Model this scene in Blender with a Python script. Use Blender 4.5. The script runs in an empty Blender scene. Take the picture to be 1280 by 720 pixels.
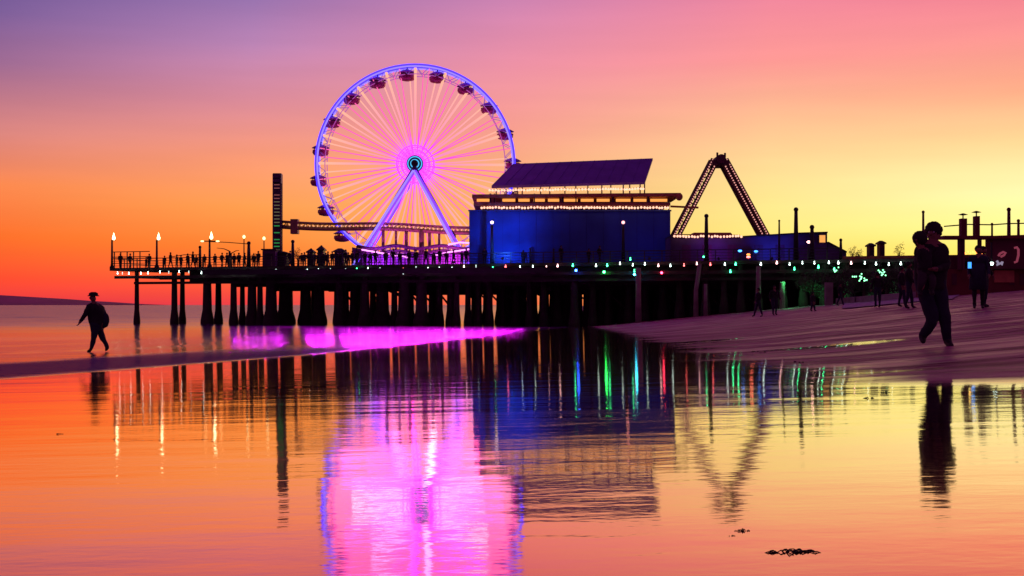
import bpy, bmesh, math, random
from mathutils import Vector, Matrix, noise
random.seed(7)
R = math.radians
sc = bpy.context.scene
C = sc.collection
H = 2.4            # camera height above the sea
F = 1600.0         # focal length in photo pixels

def P(x, y, D):
    return Vector(((x - 640) / F * D, D, H + (381 - y) / F * D))

def lin(c):
    out = []
    for v in c:
        v = v / 255.0
        out.append(v / 12.92 if v <= 0.04045 else ((v + 0.055) / 1.055) ** 2.4)
    return (out[0], out[1], out[2], 1.0)

# ------------------------------------------------------------------ mesh helpers
class MB:
    def __init__(s):
        s.v = []; s.f = []; s.sm = []
    def quad(s, a, b, c, d, smooth=False):
        n = len(s.v); s.v += [Vector(a), Vector(b), Vector(c), Vector(d)]
        s.f.append((n, n+1, n+2, n+3)); s.sm.append(smooth)
    def hexa(s, p):          # 8 points: bottom 4, top 4
        n = len(s.v); s.v += [Vector(q) for q in p]
        for f in ((0,3,2,1),(4,5,6,7),(0,1,5,4),(1,2,6,5),(2,3,7,6),(3,0,4,7)):
            s.f.append(tuple(n+i for i in f)); s.sm.append(False)
    def box(s, x0, x1, y0, y1, z0, z1):
        s.hexa([(x0,y0,z0),(x1,y0,z0),(x1,y1,z0),(x0,y1,z0),(x0,y0,z1),(x1,y0,z1),(x1,y1,z1),(x0,y1,z1)])
    def bar(s, a, b, w, h=None, up=(0,0,1)):
        h = h or w
        a = Vector(a); b = Vector(b); d = (b-a).normalized(); up = Vector(up)
        if abs(d.dot(up)) > .98: up = Vector((0,1,0))
        x = d.cross(up).normalized(); y = x.cross(d).normalized()
        x *= w/2; y *= h/2
        s.hexa([a-x-y, a+x-y, b+x-y, b-x-y, a-x+y, a+x+y, b+x+y, b-x+y])
    def tube(s, a, b, r0, r1=None, n=8, caps=True):
        r1 = r0 if r1 is None else r1
        s.poly([a, b], [r0, r1], n, caps)
    def poly(s, pts, rr, n=8, caps=True, closed=False):
        pts = [Vector(p) for p in pts]
        if not isinstance(rr, (list, tuple)): rr = [rr]*len(pts)
        base = len(s.v); m = len(pts); prev = None
        for i, p in enumerate(pts):
            if closed: d = pts[(i+1) % m] - pts[i-1]
            else: d = pts[min(i+1, m-1)] - pts[max(i-1, 0)]
            d.normalize()
            if prev is None:
                u = Vector((0,0,1)) if abs(d.z) < .9 else Vector((0,1,0))
                x = d.cross(u).normalized()
            else:
                x = (prev - d*prev.dot(d)).normalized()
            prev = x; y = d.cross(x)
            for k in range(n):
                a = 2*math.pi*k/n
                s.v.append(p + (x*math.cos(a) + y*math.sin(a))*rr[i])
        for i in range(m if closed else m-1):
            j = (i+1) % m
            for k in range(n):
                k2 = (k+1) % n
                s.f.append((base+i*n+k, base+i*n+k2, base+j*n+k2, base+j*n+k)); s.sm.append(True)
        if caps and not closed:
            s.f.append(tuple(base+k for k in reversed(range(n)))); s.sm.append(False)
            s.f.append(tuple(base+(m-1)*n+k for k in range(n))); s.sm.append(False)
    def ball(s, c, rx, ry=None, rz=None, nu=10, nv=6, jit=0):
        ry = ry or rx; rz = rz or rx; c = Vector(c); base = len(s.v)
        s.v.append(c + Vector((0,0,-rz)))
        for j in range(1, nv):
            t = math.pi*j/nv
            for k in range(nu):
                a = 2*math.pi*k/nu; q = 1 + random.uniform(-jit, jit)
                s.v.append(c + Vector((rx*math.sin(t)*math.cos(a), ry*math.sin(t)*math.sin(a), -rz*math.cos(t)))*q)
        s.v.append(c + Vector((0,0,rz))); top = len(s.v)-1
        for k in range(nu):
            k2 = (k+1) % nu
            s.f.append((base, base+1+k2, base+1+k)); s.sm.append(True)
            s.f.append((top, top-nu+k, top-nu+k2)); s.sm.append(True)
            for j in range(nv-2):
                o = base+1+j*nu
                s.f.append((o+k, o+k2, o+nu+k2, o+nu+k)); s.sm.append(True)
    def lathe(s, c, prof, n=12):
        c = Vector(c); base = len(s.v)
        for r, z in prof:
            for k in range(n):
                a = 2*math.pi*k/n
                s.v.append(c + Vector((r*math.cos(a), r*math.sin(a), z)))
        for i in range(len(prof)-1):
            for k in range(n):
                k2 = (k+1) % n
                s.f.append((base+i*n+k, base+i*n+k2, base+(i+1)*n+k2, base+(i+1)*n+k)); s.sm.append(True)
        s.f.append(tuple(base+k for k in reversed(range(n)))); s.sm.append(False)
        s.f.append(tuple(base+(len(prof)-1)*n+k for k in range(n))); s.sm.append(False)
    def build(s, name, mat, parent=None, origin=None):
        o0 = Vector((0,0,0))
        if parent is not None:
            p = parent
            while p is not None:
                o0 += p.location; p = p.parent
        off = Vector((0,0,0))
        if origin is not None:
            off = Vector(origin) - o0; o0 = Vector(origin)
        me = bpy.data.meshes.new(name)
        me.from_pydata([tuple(v-o0) for v in s.v], [], s.f)
        for p, sm in zip(me.polygons, s.sm): p.use_smooth = sm
        for m in (mat if isinstance(mat, (list, tuple)) else [mat]): me.materials.append(m)
        me.validate(); me.update()
        ob = bpy.data.objects.new(name, me); C.objects.link(ob)
        ob.parent = parent; ob.location = off
        return ob

def tag(o, label=None, cat=None, group=None, kind=None):
    if label: o['label'] = label
    if cat: o['category'] = cat
    if group: o['group'] = group
    if kind: o['kind'] = kind
    return o
def empty(name, loc, label, cat, group=None):
    o = bpy.data.objects.new(name, None); C.objects.link(o)
    o.location = loc; o.empty_display_size = .3
    return tag(o, label, cat, group)
def copy_tree(o, parent=None):
    c = o.copy(); C.objects.link(c); c.parent = parent
    for ch in [q for q in bpy.data.objects if q.parent is o]: copy_tree(ch, c)
    return c

# ------------------------------------------------------------------ materials
def mat(name, col, rough=.7, metal=0, spec=.5, var=.25, scale=3.0, bump=0):
    m = bpy.data.materials.new(name); m.use_nodes = True
    nt = m.node_tree; N = nt.nodes; L = nt.links
    b = N['Principled BSDF']; b.inputs['Roughness'].default_value = rough
    b.inputs['Metallic'].default_value = metal
    b.inputs['Specular IOR Level'].default_value = spec
    tc = N.new('ShaderNodeTexCoord'); no = N.new('ShaderNodeTexNoise')
    no.inputs['Scale'].default_value = scale; no.inputs['Detail'].default_value = 5
    L.new(tc.outputs['Object'], no.inputs['Vector'])
    r = N.new('ShaderNodeValToRGB'); L.new(no.outputs['Fac'], r.inputs[0])
    r.color_ramp.elements[0].position = .3; r.color_ramp.elements[1].position = .7
    r.color_ramp.elements[0].color = tuple(max(0, c*(1-var)) for c in col[:3]) + (1,)
    r.color_ramp.elements[1].color = tuple(min(1, c*(1+var)) for c in col[:3]) + (1,)
    L.new(r.outputs[0], b.inputs['Base Color'])
    if bump:
        bp = N.new('ShaderNodeBump'); bp.inputs['Distance'].default_value = bump
        L.new(no.outputs['Fac'], bp.inputs['Height']); L.new(bp.outputs[0], b.inputs['Normal'])
    return m
def glow(name, col, strength, sample=True):
    m = bpy.data.materials.new(name); m.use_nodes = True
    b = m.node_tree.nodes['Principled BSDF']
    b.inputs['Base Color'].default_value = (col[0]*.3, col[1]*.3, col[2]*.3, 1)
    b.inputs['Emission Color'].default_value = (col[0], col[1], col[2], 1)
    b.inputs['Emission Strength'].default_value = strength
    if not sample: m.cycles.emission_sampling = 'NONE'
    return m

M = {}
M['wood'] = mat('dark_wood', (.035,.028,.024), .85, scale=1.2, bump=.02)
M['dark'] = mat('dark_metal', (.02,.02,.024), .6)
M['rail'] = mat('rail_paint', (.03,.03,.035), .6)
M['post'] = mat('post_paint', (.05,.04,.04), .6)
M['blue_wall'] = mat('blue_painted_wall', (.03,.09,.45), .8, scale=.35, var=.18)
M['violet_roof'] = mat('violet_fabric', (.20,.09,.50), .8, scale=.5, var=.15)
M['brown'] = mat('red_brown_timber', (.55,.20,.09), .7, scale=1.5)
M['concrete'] = mat('concrete', (.25,.22,.2), .85, scale=1)
M['low_wall'] = mat('slate_violet_wall', (.08,.05,.16), .8, scale=.3, var=.5)
M['maroon'] = mat('maroon_paint', (.10,.012,.03), .6)
M['gondola'] = mat('gondola_paint', (.55,.05,.22), .4)
M['gcanopy'] = mat('gondola_canopy', (.35,.08,.50), .5)
M['plum'] = mat('plum_paint', (.09,.02,.10), .6)
M['red_wall'] = mat('dull_red_wall', (.16,.03,.03), .85, scale=.8)
M['plum_wall'] = mat('plum_wall', (.10,.02,.04), .85, scale=.8)
M['green_dark'] = mat('dark_teal', (.03,.09,.08), .5)
M['steel'] = mat('violet_steel', (.12,.10,.40), .5, metal=.3)
M['coaster'] = mat('coaster_steel', (.30,.18,.10), .6)
M['skin'] = mat('skin', (.22,.11,.07), .6, var=.08)
M['hair'] = mat('hair', (.008,.006,.006), .7, scale=30, bump=.01)
M['black_cloth'] = mat('black_cloth', (.012,.011,.014), .9, scale=8)
M['navy_cloth'] = mat('navy_cloth', (.015,.02,.04), .9, scale=8)
M['grey_cloth'] = mat('grey_cloth', (.04,.035,.04), .9, scale=8)
M['shoe'] = mat('shoe', (.02,.018,.018), .7)
M['eye'] = mat('eye', (.5,.5,.5), .2)
M['leaf'] = mat('leaf', (.05,.11,.03), .7, scale=.8, var=.5)
M['bark'] = mat('bark', (.05,.035,.025), .9)
M['weed'] = mat('seaweed', (.012,.010,.006), .7, scale=20)
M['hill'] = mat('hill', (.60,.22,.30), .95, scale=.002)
M['path'] = mat('path_concrete', (.42,.36,.46), .8, scale=.6, var=.1)
M['wire'] = mat('wire', (.01,.01,.01), .7)

G = {}
G['white'] = glow('bulb_white', (.75,1,.92), 6)
G['dim'] = glow('bulb_dim', (.6,.8,.75), 2.2)
G['green'] = glow('bulb_green', (.05,1,.35), 12)
G['red'] = glow('bulb_red', (1,.12,.12), 7)
G['pink'] = glow('bulb_pink', (1,.5,.5), 7)
G['warm'] = glow('lamp_warm', (1,.75,.42), 9)
G['arm'] = glow('lamp_arm', (1,.68,.30), 3)
G['wallw'] = glow('lamp_white', (1,.75,.7), 3)
G['wallp'] = glow('lamp_rose', (1,.35,.35), 3)
G['blue'] = glow('lamp_blue', (.05,.25,1), 5)
G['amber'] = glow('lamp_amber', (1,.25,.05), 4)
G['rose'] = glow('string_rose', (1,.50,.34), 1.7)
G['window'] = glow('warm_window', (1,.42,.10), 1.0)
G['gallery'] = glow('gallery_light', (1,.38,.08), 1.1)
G['rim'] = glow('rim_led', (.24,.17,1), 1.6, False)
G['rim2'] = glow('rim_led_deep', (.04,.02,.9), 3.0, False)
G['inner'] = glow('inner_rim_led', (.55,.10,.55), .7, False)
G['lattice'] = glow('lattice_led', (.18,.06,.5), .8, False)
G['leg'] = glow('leg_led', (.14,.03,1), 2.2, False)
G['plat'] = glow('platform_led', (1,.30,.95), 2.2, False)
G['phone'] = glow('phone_screen', (.05,.3,1), 2)
G['shrub'] = glow('shrub_bulb', (.25,1,.45), 3)

def ledmat(name, c0, c1, c2, s0, s1, s2, Rr):
    # addressable LED spokes: their programmed colour changes from hub to rim
    m = bpy.data.materials.new(name); m.use_nodes = True
    nt = m.node_tree; N = nt.nodes; L = nt.links; b = N['Principled BSDF']
    tc = N.new('ShaderNodeTexCoord'); sp = N.new('ShaderNodeSeparateXYZ'); L.new(tc.outputs['Object'], sp.inputs[0])
    d = N.new('ShaderNodeMath'); d.operation = 'DIVIDE'; d.inputs[1].default_value = Rr; L.new(sp.outputs[2], d.inputs[0])
    r = N.new('ShaderNodeValToRGB'); L.new(d.outputs[0], r.inputs[0])
    e = r.color_ramp.elements; e[0].position = .08; e[0].color = tuple(v*s0 for v in c0)+(1,)
    e[1].position = .95; e[1].color = tuple(v*s2 for v in c2)+(1,)
    q = e.new(.30); q.color = tuple(v*s1 for v in c1)+(1,)
    L.new(r.outputs[0], b.inputs['Emission Color']); b.inputs['Emission Strength'].default_value = 1
    b.inputs['Base Color'].default_value = (.02,.02,.02,1)
    m.cycles.emission_sampling = 'NONE'
    return m
G['spoke_cream'] = ledmat('spoke_led_cream', (1,.06,.95), (1,.24,.50), (1,.50,.30), 1.6, 1.15, 1.05, 12.4)
G['spoke_pink'] = ledmat('spoke_led_pink', (.8,.03,1), (1,.05,.55), (1,.12,.40), 2.0, 1.5, 1.1, 12.4)

# ------------------------------------------------------------------ terrain
def smoothmin(a, b, k=1.5):
    h = max(0, min(1, .5 + .5*(b-a)/k)); return b*(1-h) + a*h - k*h*(1-h)
def ye(Y): return Y if Y < 150 else 150 + 50*(1 - math.exp(-(Y-150)/50))
def base(X, Y):
    Yp = max(Y, 0)
    w = .58 + .0141*ye(Yp) - .100*math.exp(-Yp/1.7) + (0.004*Y if Y < 0 else 0)
    return H - w + .022*60*math.tanh(X/60)
def Xe(Y): return 2.5 + .045*max(0, Y-15)
def uu(X, Y): return smoothmin(X - Xe(Y), Y - 9.5)
def ground(X, Y):
    z = base(X, Y); u = uu(X, Y)
    if u > 0:
        r = .085*(math.sqrt(u*u+4)-2)
        z += 4*math.tanh(r/4)
        z += min(1, u/6)*.014*(math.sin(X*1.7+Y*.6)*math.sin(Y*.9-X*.4) + .7*math.sin(X*.63-Y*.31)+.5*math.sin(X*3.1+1.3*Y))
    return z
def hit(x, y, f=ground):
    """where the photo pixel (x, y) meets the ground"""
    D = 2.0
    while D < 400:
        p = P(x, y, D)
        if p.z <= f(p.x, p.y): return p
        D += .02 if D < 40 else .1
    return P(x, y, 400)
# swash edge on the sand
edge = [hit(x, y, base) for x, y in ((-900,540),(-500,510),(-200,490),(0,475),(100,467),(200,459),(300,451),(400,443),(500,432.5),(600,421.5),(680,412.5),(735,406.5))]
edge.sort(key=lambda p: p.y)
def Xs(Y):
    e = edge
    if Y <= e[0].y:
        return e[0].x + (Y-e[0].y)*(e[1].x-e[0].x)/(e[1].y-e[0].y)
    for a, b in zip(e, e[1:]):
        if Y <= b.y: return a.x + (b.x-a.x)*(Y-a.y)/(b.y-a.y)
    return e[-1].x + (Y-e[-1].y)*.02
def dist_edge(X, Y): 
    return (Xs(Y) - X)*.7

def smooth(a, b, x):
    t = max(0, min(1, (x-a)/(b-a))); return t*t*(3-2*t)

def sgrid(lo, hi, dense0, dense1, step, ratio):
    out = []; x = dense0
    while x <= dense1: out.append(x); x += step
    s = step; x = out[-1]
    while x < hi: s *= ratio; x += s; out.append(x)
    s = step; x = dense0; left = []
    while x > lo: s *= ratio; x -= s; left.append(x)
    return left[::-1] + out

# beach mesh
# pools: small strips of standing water on the damp sand (centre px, half sizes px)
pools = []
for x, y, rx, ry in ((1030,433.5,95,2.6),(830,438,75,4.5),(860,428,60,1.5)):
    c = hit(x, y); e1 = hit(x, y-ry)
    pools.append((c.x, c.y, rx/F*c.y, max(.15, e1.y-c.y)*1.5))
def wetness(X, Y):
    u = uu(X, Y)
    w = 1 - smooth(-.7, 2.1, u)
    for cx, cy, rx, ry in pools:
        q = ((X-cx)/rx)**2 + ((Y-cy)/ry)**2
        w = max(w, (1-smooth(.0, 2.2, q))*.55)
    return w
def gridmesh(name, xs, ys, fz, attrs, m):
    vs = [(x, y, fz(x, y)) for y in ys for x in xs]
    nx = len(xs)
    fs = [(j*nx+i, j*nx+i+1, (j+1)*nx+i+1, (j+1)*nx+i) for j in range(len(ys)-1) for i in range(nx-1)]
    me = bpy.data.meshes.new(name); me.from_pydata(vs, [], fs)
    me.polygons.foreach_set('use_smooth', [True]*len(fs))
    for an, fa in attrs.items():
        a = me.attributes.new(an, 'FLOAT', 'POINT')
        a.data.foreach_set('value', [fa(v[0], v[1]) for v in vs])
    me.materials.append(m); me.update()
    o = bpy.data.objects.new(name, me); C.objects.link(o); return o

# ---- wet sand material
def beach_material():
    m = bpy.data.materials.new('wet_sand'); m.use_nodes = True
    nt = m.node_tree; N = nt.nodes; L = nt.links; N.clear()
    out = N.new('ShaderNodeOutputMaterial')
    tc = N.new('ShaderNodeTexCoord')
    def tex(scale, sx, sy, detail=3, rough=.5, rot=0):
        mp = N.new('ShaderNodeMapping'); mp.inputs['Scale'].default_value = (sx, sy, 1); mp.inputs['Rotation'].default_value = (0,0,rot)
        n = N.new('ShaderNodeTexNoise'); n.inputs['Scale'].default_value = scale
        n.inputs['Detail'].default_value = detail; n.inputs['Roughness'].default_value = rough
        L.new(tc.outputs['Object'], mp.inputs['Vector']); L.new(mp.outputs[0], n.inputs['Vector']); return n
    def math_(op, a, b=None):
        n = N.new('ShaderNodeMath'); n.operation = op
        for i, v in enumerate((a, b)):
            if v is None: continue
            if isinstance(v, (int, float)): n.inputs[i].default_value = v
            else: L.new(v, n.inputs[i])
        return n.outputs[0]
    at = N.new('ShaderNodeAttribute'); at.attribute_name = 'wet'
    n0 = tex(.9, .16, 1.1, 4)
    wet = math_('ADD', at.outputs['Fac'], math_('MULTIPLY', math_('SUBTRACT', n0.outputs['Fac'], .5), 1.3))
    mr = N.new('ShaderNodeMapRange'); mr.interpolation_type = 'SMOOTHSTEP'
    mr.inputs['From Min'].default_value = .25; mr.inputs['From Max'].default_value = .8
    L.new(wet, mr.inputs['Value'])
    # ripples of the water film
    b = None
    for sc_, sx, sy, dist, det, rot in ((.8,.30,1.0,.0055,2,R(10)), (2.4,.30,1.0,.0024,2,R(-7)), (7,.30,1.0,.0008,2,R(5)), (24,.6,1.0,.00035,2,R(20))):
        n = tex(sc_, sx, sy, det, .45, rot)
        bp = N.new('ShaderNodeBump'); bp.inputs['Strength'].default_value = 1; bp.inputs['Distance'].default_value = dist
        L.new(n.outputs['Fac'], bp.inputs['Height'])
        if b: L.new(b.outputs[0], bp.inputs['Normal'])
        b = bp
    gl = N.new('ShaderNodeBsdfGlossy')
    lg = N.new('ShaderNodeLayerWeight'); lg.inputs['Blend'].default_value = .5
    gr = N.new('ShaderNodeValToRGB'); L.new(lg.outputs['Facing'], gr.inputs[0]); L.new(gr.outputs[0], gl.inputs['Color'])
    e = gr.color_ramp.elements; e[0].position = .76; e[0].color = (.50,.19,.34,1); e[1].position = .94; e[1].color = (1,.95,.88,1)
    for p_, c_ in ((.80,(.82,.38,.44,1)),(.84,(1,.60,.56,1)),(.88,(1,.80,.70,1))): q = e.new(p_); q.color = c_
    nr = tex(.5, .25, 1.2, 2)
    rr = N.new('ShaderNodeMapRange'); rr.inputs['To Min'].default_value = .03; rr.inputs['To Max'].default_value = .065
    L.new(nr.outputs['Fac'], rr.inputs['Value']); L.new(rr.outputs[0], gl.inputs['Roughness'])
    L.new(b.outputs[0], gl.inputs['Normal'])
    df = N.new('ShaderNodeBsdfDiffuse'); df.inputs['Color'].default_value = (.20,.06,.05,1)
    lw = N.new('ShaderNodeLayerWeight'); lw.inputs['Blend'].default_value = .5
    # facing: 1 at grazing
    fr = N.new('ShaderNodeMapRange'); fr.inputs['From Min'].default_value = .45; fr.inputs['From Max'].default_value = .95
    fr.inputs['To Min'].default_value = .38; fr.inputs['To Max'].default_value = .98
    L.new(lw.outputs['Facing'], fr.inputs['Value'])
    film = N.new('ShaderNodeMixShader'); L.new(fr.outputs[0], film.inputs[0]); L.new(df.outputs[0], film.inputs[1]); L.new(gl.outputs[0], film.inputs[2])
    # damp sand
    ds = N.new('ShaderNodeBsdfPrincipled'); ds.inputs['Roughness'].default_value = .48
    ds.inputs['Specular IOR Level'].default_value = .08
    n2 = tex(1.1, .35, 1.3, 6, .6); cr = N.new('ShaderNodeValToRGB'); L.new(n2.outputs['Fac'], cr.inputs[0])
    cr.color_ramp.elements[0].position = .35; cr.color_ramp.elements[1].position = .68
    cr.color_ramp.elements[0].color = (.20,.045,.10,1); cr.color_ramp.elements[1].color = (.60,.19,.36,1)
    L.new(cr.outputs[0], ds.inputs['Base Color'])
    n3 = tex(3.2, .8, 1.1, 7, .65); b3 = N.new('ShaderNodeBump'); b3.inputs['Distance'].default_value = .03; b3.inputs['Strength'].default_value = .8
    L.new(n3.outputs['Fac'], b3.inputs['Height']); L.new(b3.outputs[0], ds.inputs['Normal'])
    vo = N.new('ShaderNodeTexVoronoi'); vo.inputs['Scale'].default_value = 1.9; vo.inputs['Randomness'].default_value = 1
    mpv = N.new('ShaderNodeMapping'); mpv.inputs['Scale'].default_value = (.8,1.1,1); L.new(tc.outputs['Object'], mpv.inputs['Vector']); L.new(mpv.outputs[0], vo.inputs['Vector'])
    vr = N.new('ShaderNodeMapRange'); vr.inputs['From Min'].default_value = .05; vr.inputs['From Max'].default_value = .30; L.new(vo.outputs['Distance'], vr.inputs['Value'])
    b4 = N.new('ShaderNodeBump'); b4.inputs['Distance'].default_value = .035; L.new(vr.outputs[0], b4.inputs['Height']); L.new(b3.outputs[0], b4.inputs['Normal']); L.new(b4.outputs[0], ds.inputs['Normal'])
    n5 = tex(.55, .22, 1.3, 5, .6, R(6)); sr = N.new('ShaderNodeMapRange'); sr.interpolation_type = 'SMOOTHSTEP'; sr.inputs['From Min'].default_value = .45; sr.inputs['From Max'].default_value = .72; sr.inputs['To Min'].default_value = .06; sr.inputs['To Max'].default_value = .9
    L.new(n5.outputs['Fac'], sr.inputs['Value']); L.new(sr.outputs[0], ds.inputs['Specular IOR Level'])
    sr2 = N.new('ShaderNodeMapRange'); sr2.inputs['From Min'].default_value = .45; sr2.inputs['From Max'].default_value = .72; sr2.inputs['To Min'].default_value = .55; sr2.inputs['To Max'].default_value = .30
    L.new(n5.outputs['Fac'], sr2.inputs['Value']); L.new(sr2.outputs[0], ds.inputs['Roughness'])
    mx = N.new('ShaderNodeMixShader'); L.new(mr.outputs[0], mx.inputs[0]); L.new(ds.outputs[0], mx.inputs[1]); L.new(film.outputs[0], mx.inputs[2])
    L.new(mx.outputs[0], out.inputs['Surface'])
    return m

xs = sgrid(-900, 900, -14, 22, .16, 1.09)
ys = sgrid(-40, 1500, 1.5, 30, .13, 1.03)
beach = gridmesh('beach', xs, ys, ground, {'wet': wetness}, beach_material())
tag(beach, kind='structure')

# ---- sea with the swash running up the beach
def seaz(X, Y):
    d = dist_edge(X, Y); zb = base(X, Y)
    if d < 0: th = .1*d
    else:
        th = .035*smooth(0, .5, d) - .018*smooth(.8, 5, d)
        th += .030*math.exp(-((d-7.5-.8*math.sin(Y*.25))/.5)**2) + .05*math.exp(-((d-15-1.2*math.sin(Y*.17))/.8)**2)
        th += .010*smooth(.5,3,d)*math.sin(X*.9+Y*2.1)*math.sin(Y*.7-X*.5)
    s = max(zb + th, min(0, -.02+.2*d)) if d > -8 else zb - .8
    if d > 12 and zb < -.3:
        s += smooth(-.3,-1.0,zb)*(.05*math.sin(Y*.55+.6*math.sin(X*.06))+.03*math.sin(Y*1.3+X*.2))*math.exp(-Y/900)
    return s
def foam(X, Y):
    d = dist_edge(X, Y); zb = base(X, Y)
    f = smooth(2.5, 6, d)*(1-smooth(0, -1.6, zb)*.9)
    f = max(f, .9*(1-smooth(.02,.16,abs(d-.12))))
    return f
def sea_material():
    m = bpy.data.materials.new('sea_water'); m.use_nodes = True
    nt = m.node_tree; N = nt.nodes; L = nt.links; N.clear()
    out = N.new('ShaderNodeOutputMaterial'); tc = N.new('ShaderNodeTexCoord')
    def tex(scale, sx, sy, detail=3, rough=.5, rot=0):
        mp = N.new('ShaderNodeMapping'); mp.inputs['Scale'].default_value = (sx, sy, 1); mp.inputs['Rotation'].default_value = (0,0,rot)
        n = N.new('ShaderNodeTexNoise'); n.inputs['Scale'].default_value = scale
        n.inputs['Detail'].default_value = detail; n.inputs['Roughness'].default_value = rough
        L.new(tc.outputs['Object'], mp.inputs['Vector']); L.new(mp.outputs[0], n.inputs['Vector']); return n
    b = None
    at0 = N.new('ShaderNodeAttribute'); at0.attribute_name = 'deep'
    for s_, sx, sy, dist, rot in ((.12,.3,1,.9,R(6)), (.35,.3,1,.35,R(-12)), (1.6,.35,1,.055,R(10)), (6,.4,1,.012,0)):
        n = tex(s_, sx, sy, 3, .5, rot)
        bp = N.new('ShaderNodeBump'); bp.inputs['Distance'].default_value = dist; L.new(at0.outputs['Fac'], bp.inputs['Strength'])
        L.new(n.outputs['Fac'], bp.inputs['Height'])
        if b: L.new(b.outputs[0], bp.inputs['Normal'])
        b = bp
    n = tex(5, .5, 1, 3, .6); bp = N.new('ShaderNodeBump'); bp.inputs['Distance'].default_value = .10
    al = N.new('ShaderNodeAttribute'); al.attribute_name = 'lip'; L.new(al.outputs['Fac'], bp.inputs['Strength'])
    L.new(n.outputs['Fac'], bp.inputs['Height']); L.new(b.outputs[0], bp.inputs['Normal']); b = bp
    w = N.new('ShaderNodeBsdfPrincipled'); w.inputs['Base Color'].default_value = (.07,.006,.10,1)
    w.inputs['Roughness'].default_value = .19; w.inputs['IOR'].default_value = 1.45
    rg = N.new('ShaderNodeMapRange'); rg.inputs['To Min'].default_value = .10; rg.inputs['To Max'].default_value = .24; L.new(at0.outputs['Fac'], rg.inputs['Value']); L.new(rg.outputs[0], w.inputs['Roughness'])
    sl = N.new('ShaderNodeMapRange'); sl.inputs['To Min'].default_value = .35; sl.inputs['To Max'].default_value = .08; L.new(al.outputs['Fac'], sl.inputs['Value']); L.new(sl.outputs[0], w.inputs['Specular IOR Level'])
    L.new(b.outputs[0], w.inputs['Normal'])
    fm = N.new('ShaderNodeBsdfPrincipled'); fm.inputs['Base Color'].default_value = (.62,.34,.50,1); fm.inputs['Roughness'].default_value = .14; fm.inputs['IOR'].default_value = 2.0
    fm.inputs['Specular IOR Level'].default_value = .9
    L.new(b.outputs[0], fm.inputs['Normal'])
    at = N.new('ShaderNodeAttribute'); at.attribute_name = 'foam'
    n = tex(.6, .22, 1, 5, .6); n.inputs['Distortion'].default_value = .6
    a = N.new('ShaderNodeMath'); a.operation = 'MULTIPLY_ADD'; a.inputs[1].default_value = 1.0; a.inputs[2].default_value = -.5; L.new(n.outputs['Fac'], a.inputs[0])
    s = N.new('ShaderNodeMath'); s.operation = 'ADD'; L.new(a.outputs[0], s.inputs[0]); L.new(at.outputs['Fac'], s.inputs[1])
    mr = N.new('ShaderNodeMapRange'); mr.interpolation_type = 'SMOOTHSTEP'; mr.inputs['From Min'].default_value = .80; mr.inputs['From Max'].default_value = 1.12
    mr.inputs['To Max'].default_value = .7
    L.new(s.outputs[0], mr.inputs['Value'])
    mx = N.new('ShaderNodeMixShader'); L.new(mr.outputs[0], mx.inputs[0]); L.new(w.outputs[0], mx.inputs[1]); L.new(fm.outputs[0], mx.inputs[2])
    dl = N.new('ShaderNodeBsdfDiffuse'); dl.inputs['Color'].default_value = (.16,.03,.30,1); L.new(b.outputs[0], dl.inputs['Normal'])  # dark violet sky reflection painted into the swash lip as diffuse colour
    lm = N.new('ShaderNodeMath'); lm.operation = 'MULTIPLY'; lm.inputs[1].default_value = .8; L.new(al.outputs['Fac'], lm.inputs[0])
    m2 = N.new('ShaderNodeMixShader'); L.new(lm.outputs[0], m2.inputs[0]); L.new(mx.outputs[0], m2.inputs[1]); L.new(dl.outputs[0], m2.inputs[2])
    L.new(m2.outputs[0], out.inputs['Surface']); return m
me_v = []; 
ysea = []; y = 3.0
while y < 16000: ysea.append(y); y *= 1.014
us = sgrid(-3.5, 2.0, -.46, .12, .0035, 1.12)
vs = [(u*(y+4), y, seaz(u*(y+4), y)) for y in ysea for u in us]
nx = len(us)
keep = []
for j in range(len(ysea)-1):
    for i in range(nx-1):
        q = (j*nx+i, j*nx+i+1, (j+1)*nx+i+1, (j+1)*nx+i)
        v = vs[q[0]]
        if dist_edge(v[0], v[1]) > -2.5: keep.append(q)
me = bpy.data.meshes.new('sea'); me.from_pydata(vs, [], keep)
me.polygons.foreach_set('use_smooth', [True]*len(keep))
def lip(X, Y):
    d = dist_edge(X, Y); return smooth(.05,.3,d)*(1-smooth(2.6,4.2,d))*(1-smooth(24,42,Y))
a = me.attributes.new('deep', 'FLOAT', 'POINT'); a.data.foreach_set('value', [.11 + .89*smooth(.2, 2.5, -base(v[0], v[1])) for v in vs])
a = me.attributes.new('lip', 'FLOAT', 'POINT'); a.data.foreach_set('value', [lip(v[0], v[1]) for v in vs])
a = me.attributes.new('foam', 'FLOAT', 'POINT'); a.data.foreach_set('value', [foam(v[0], v[1]) for v in vs])
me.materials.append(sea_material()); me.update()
bmx = bmesh.new(); bmx.from_mesh(me); bmesh.ops.delete(bmx, geom=[v for v in bmx.verts if not v.link_faces], context='VERTS'); bmx.to_mesh(me); bmx.free()
sea = bpy.data.objects.new('sea', me); C.objects.link(sea); tag(sea, kind='structure')

# distant headland at the left
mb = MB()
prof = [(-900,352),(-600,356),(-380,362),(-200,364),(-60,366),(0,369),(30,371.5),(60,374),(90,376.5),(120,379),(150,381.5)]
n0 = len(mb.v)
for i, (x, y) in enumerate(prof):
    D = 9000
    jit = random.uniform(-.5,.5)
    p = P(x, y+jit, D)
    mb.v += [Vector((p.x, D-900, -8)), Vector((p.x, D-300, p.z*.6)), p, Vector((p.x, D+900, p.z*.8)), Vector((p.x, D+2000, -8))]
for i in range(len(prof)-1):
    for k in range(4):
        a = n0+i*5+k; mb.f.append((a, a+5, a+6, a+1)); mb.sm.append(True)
h = mb.build('hills', M['hill']); tag(h, kind='structure')

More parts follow.
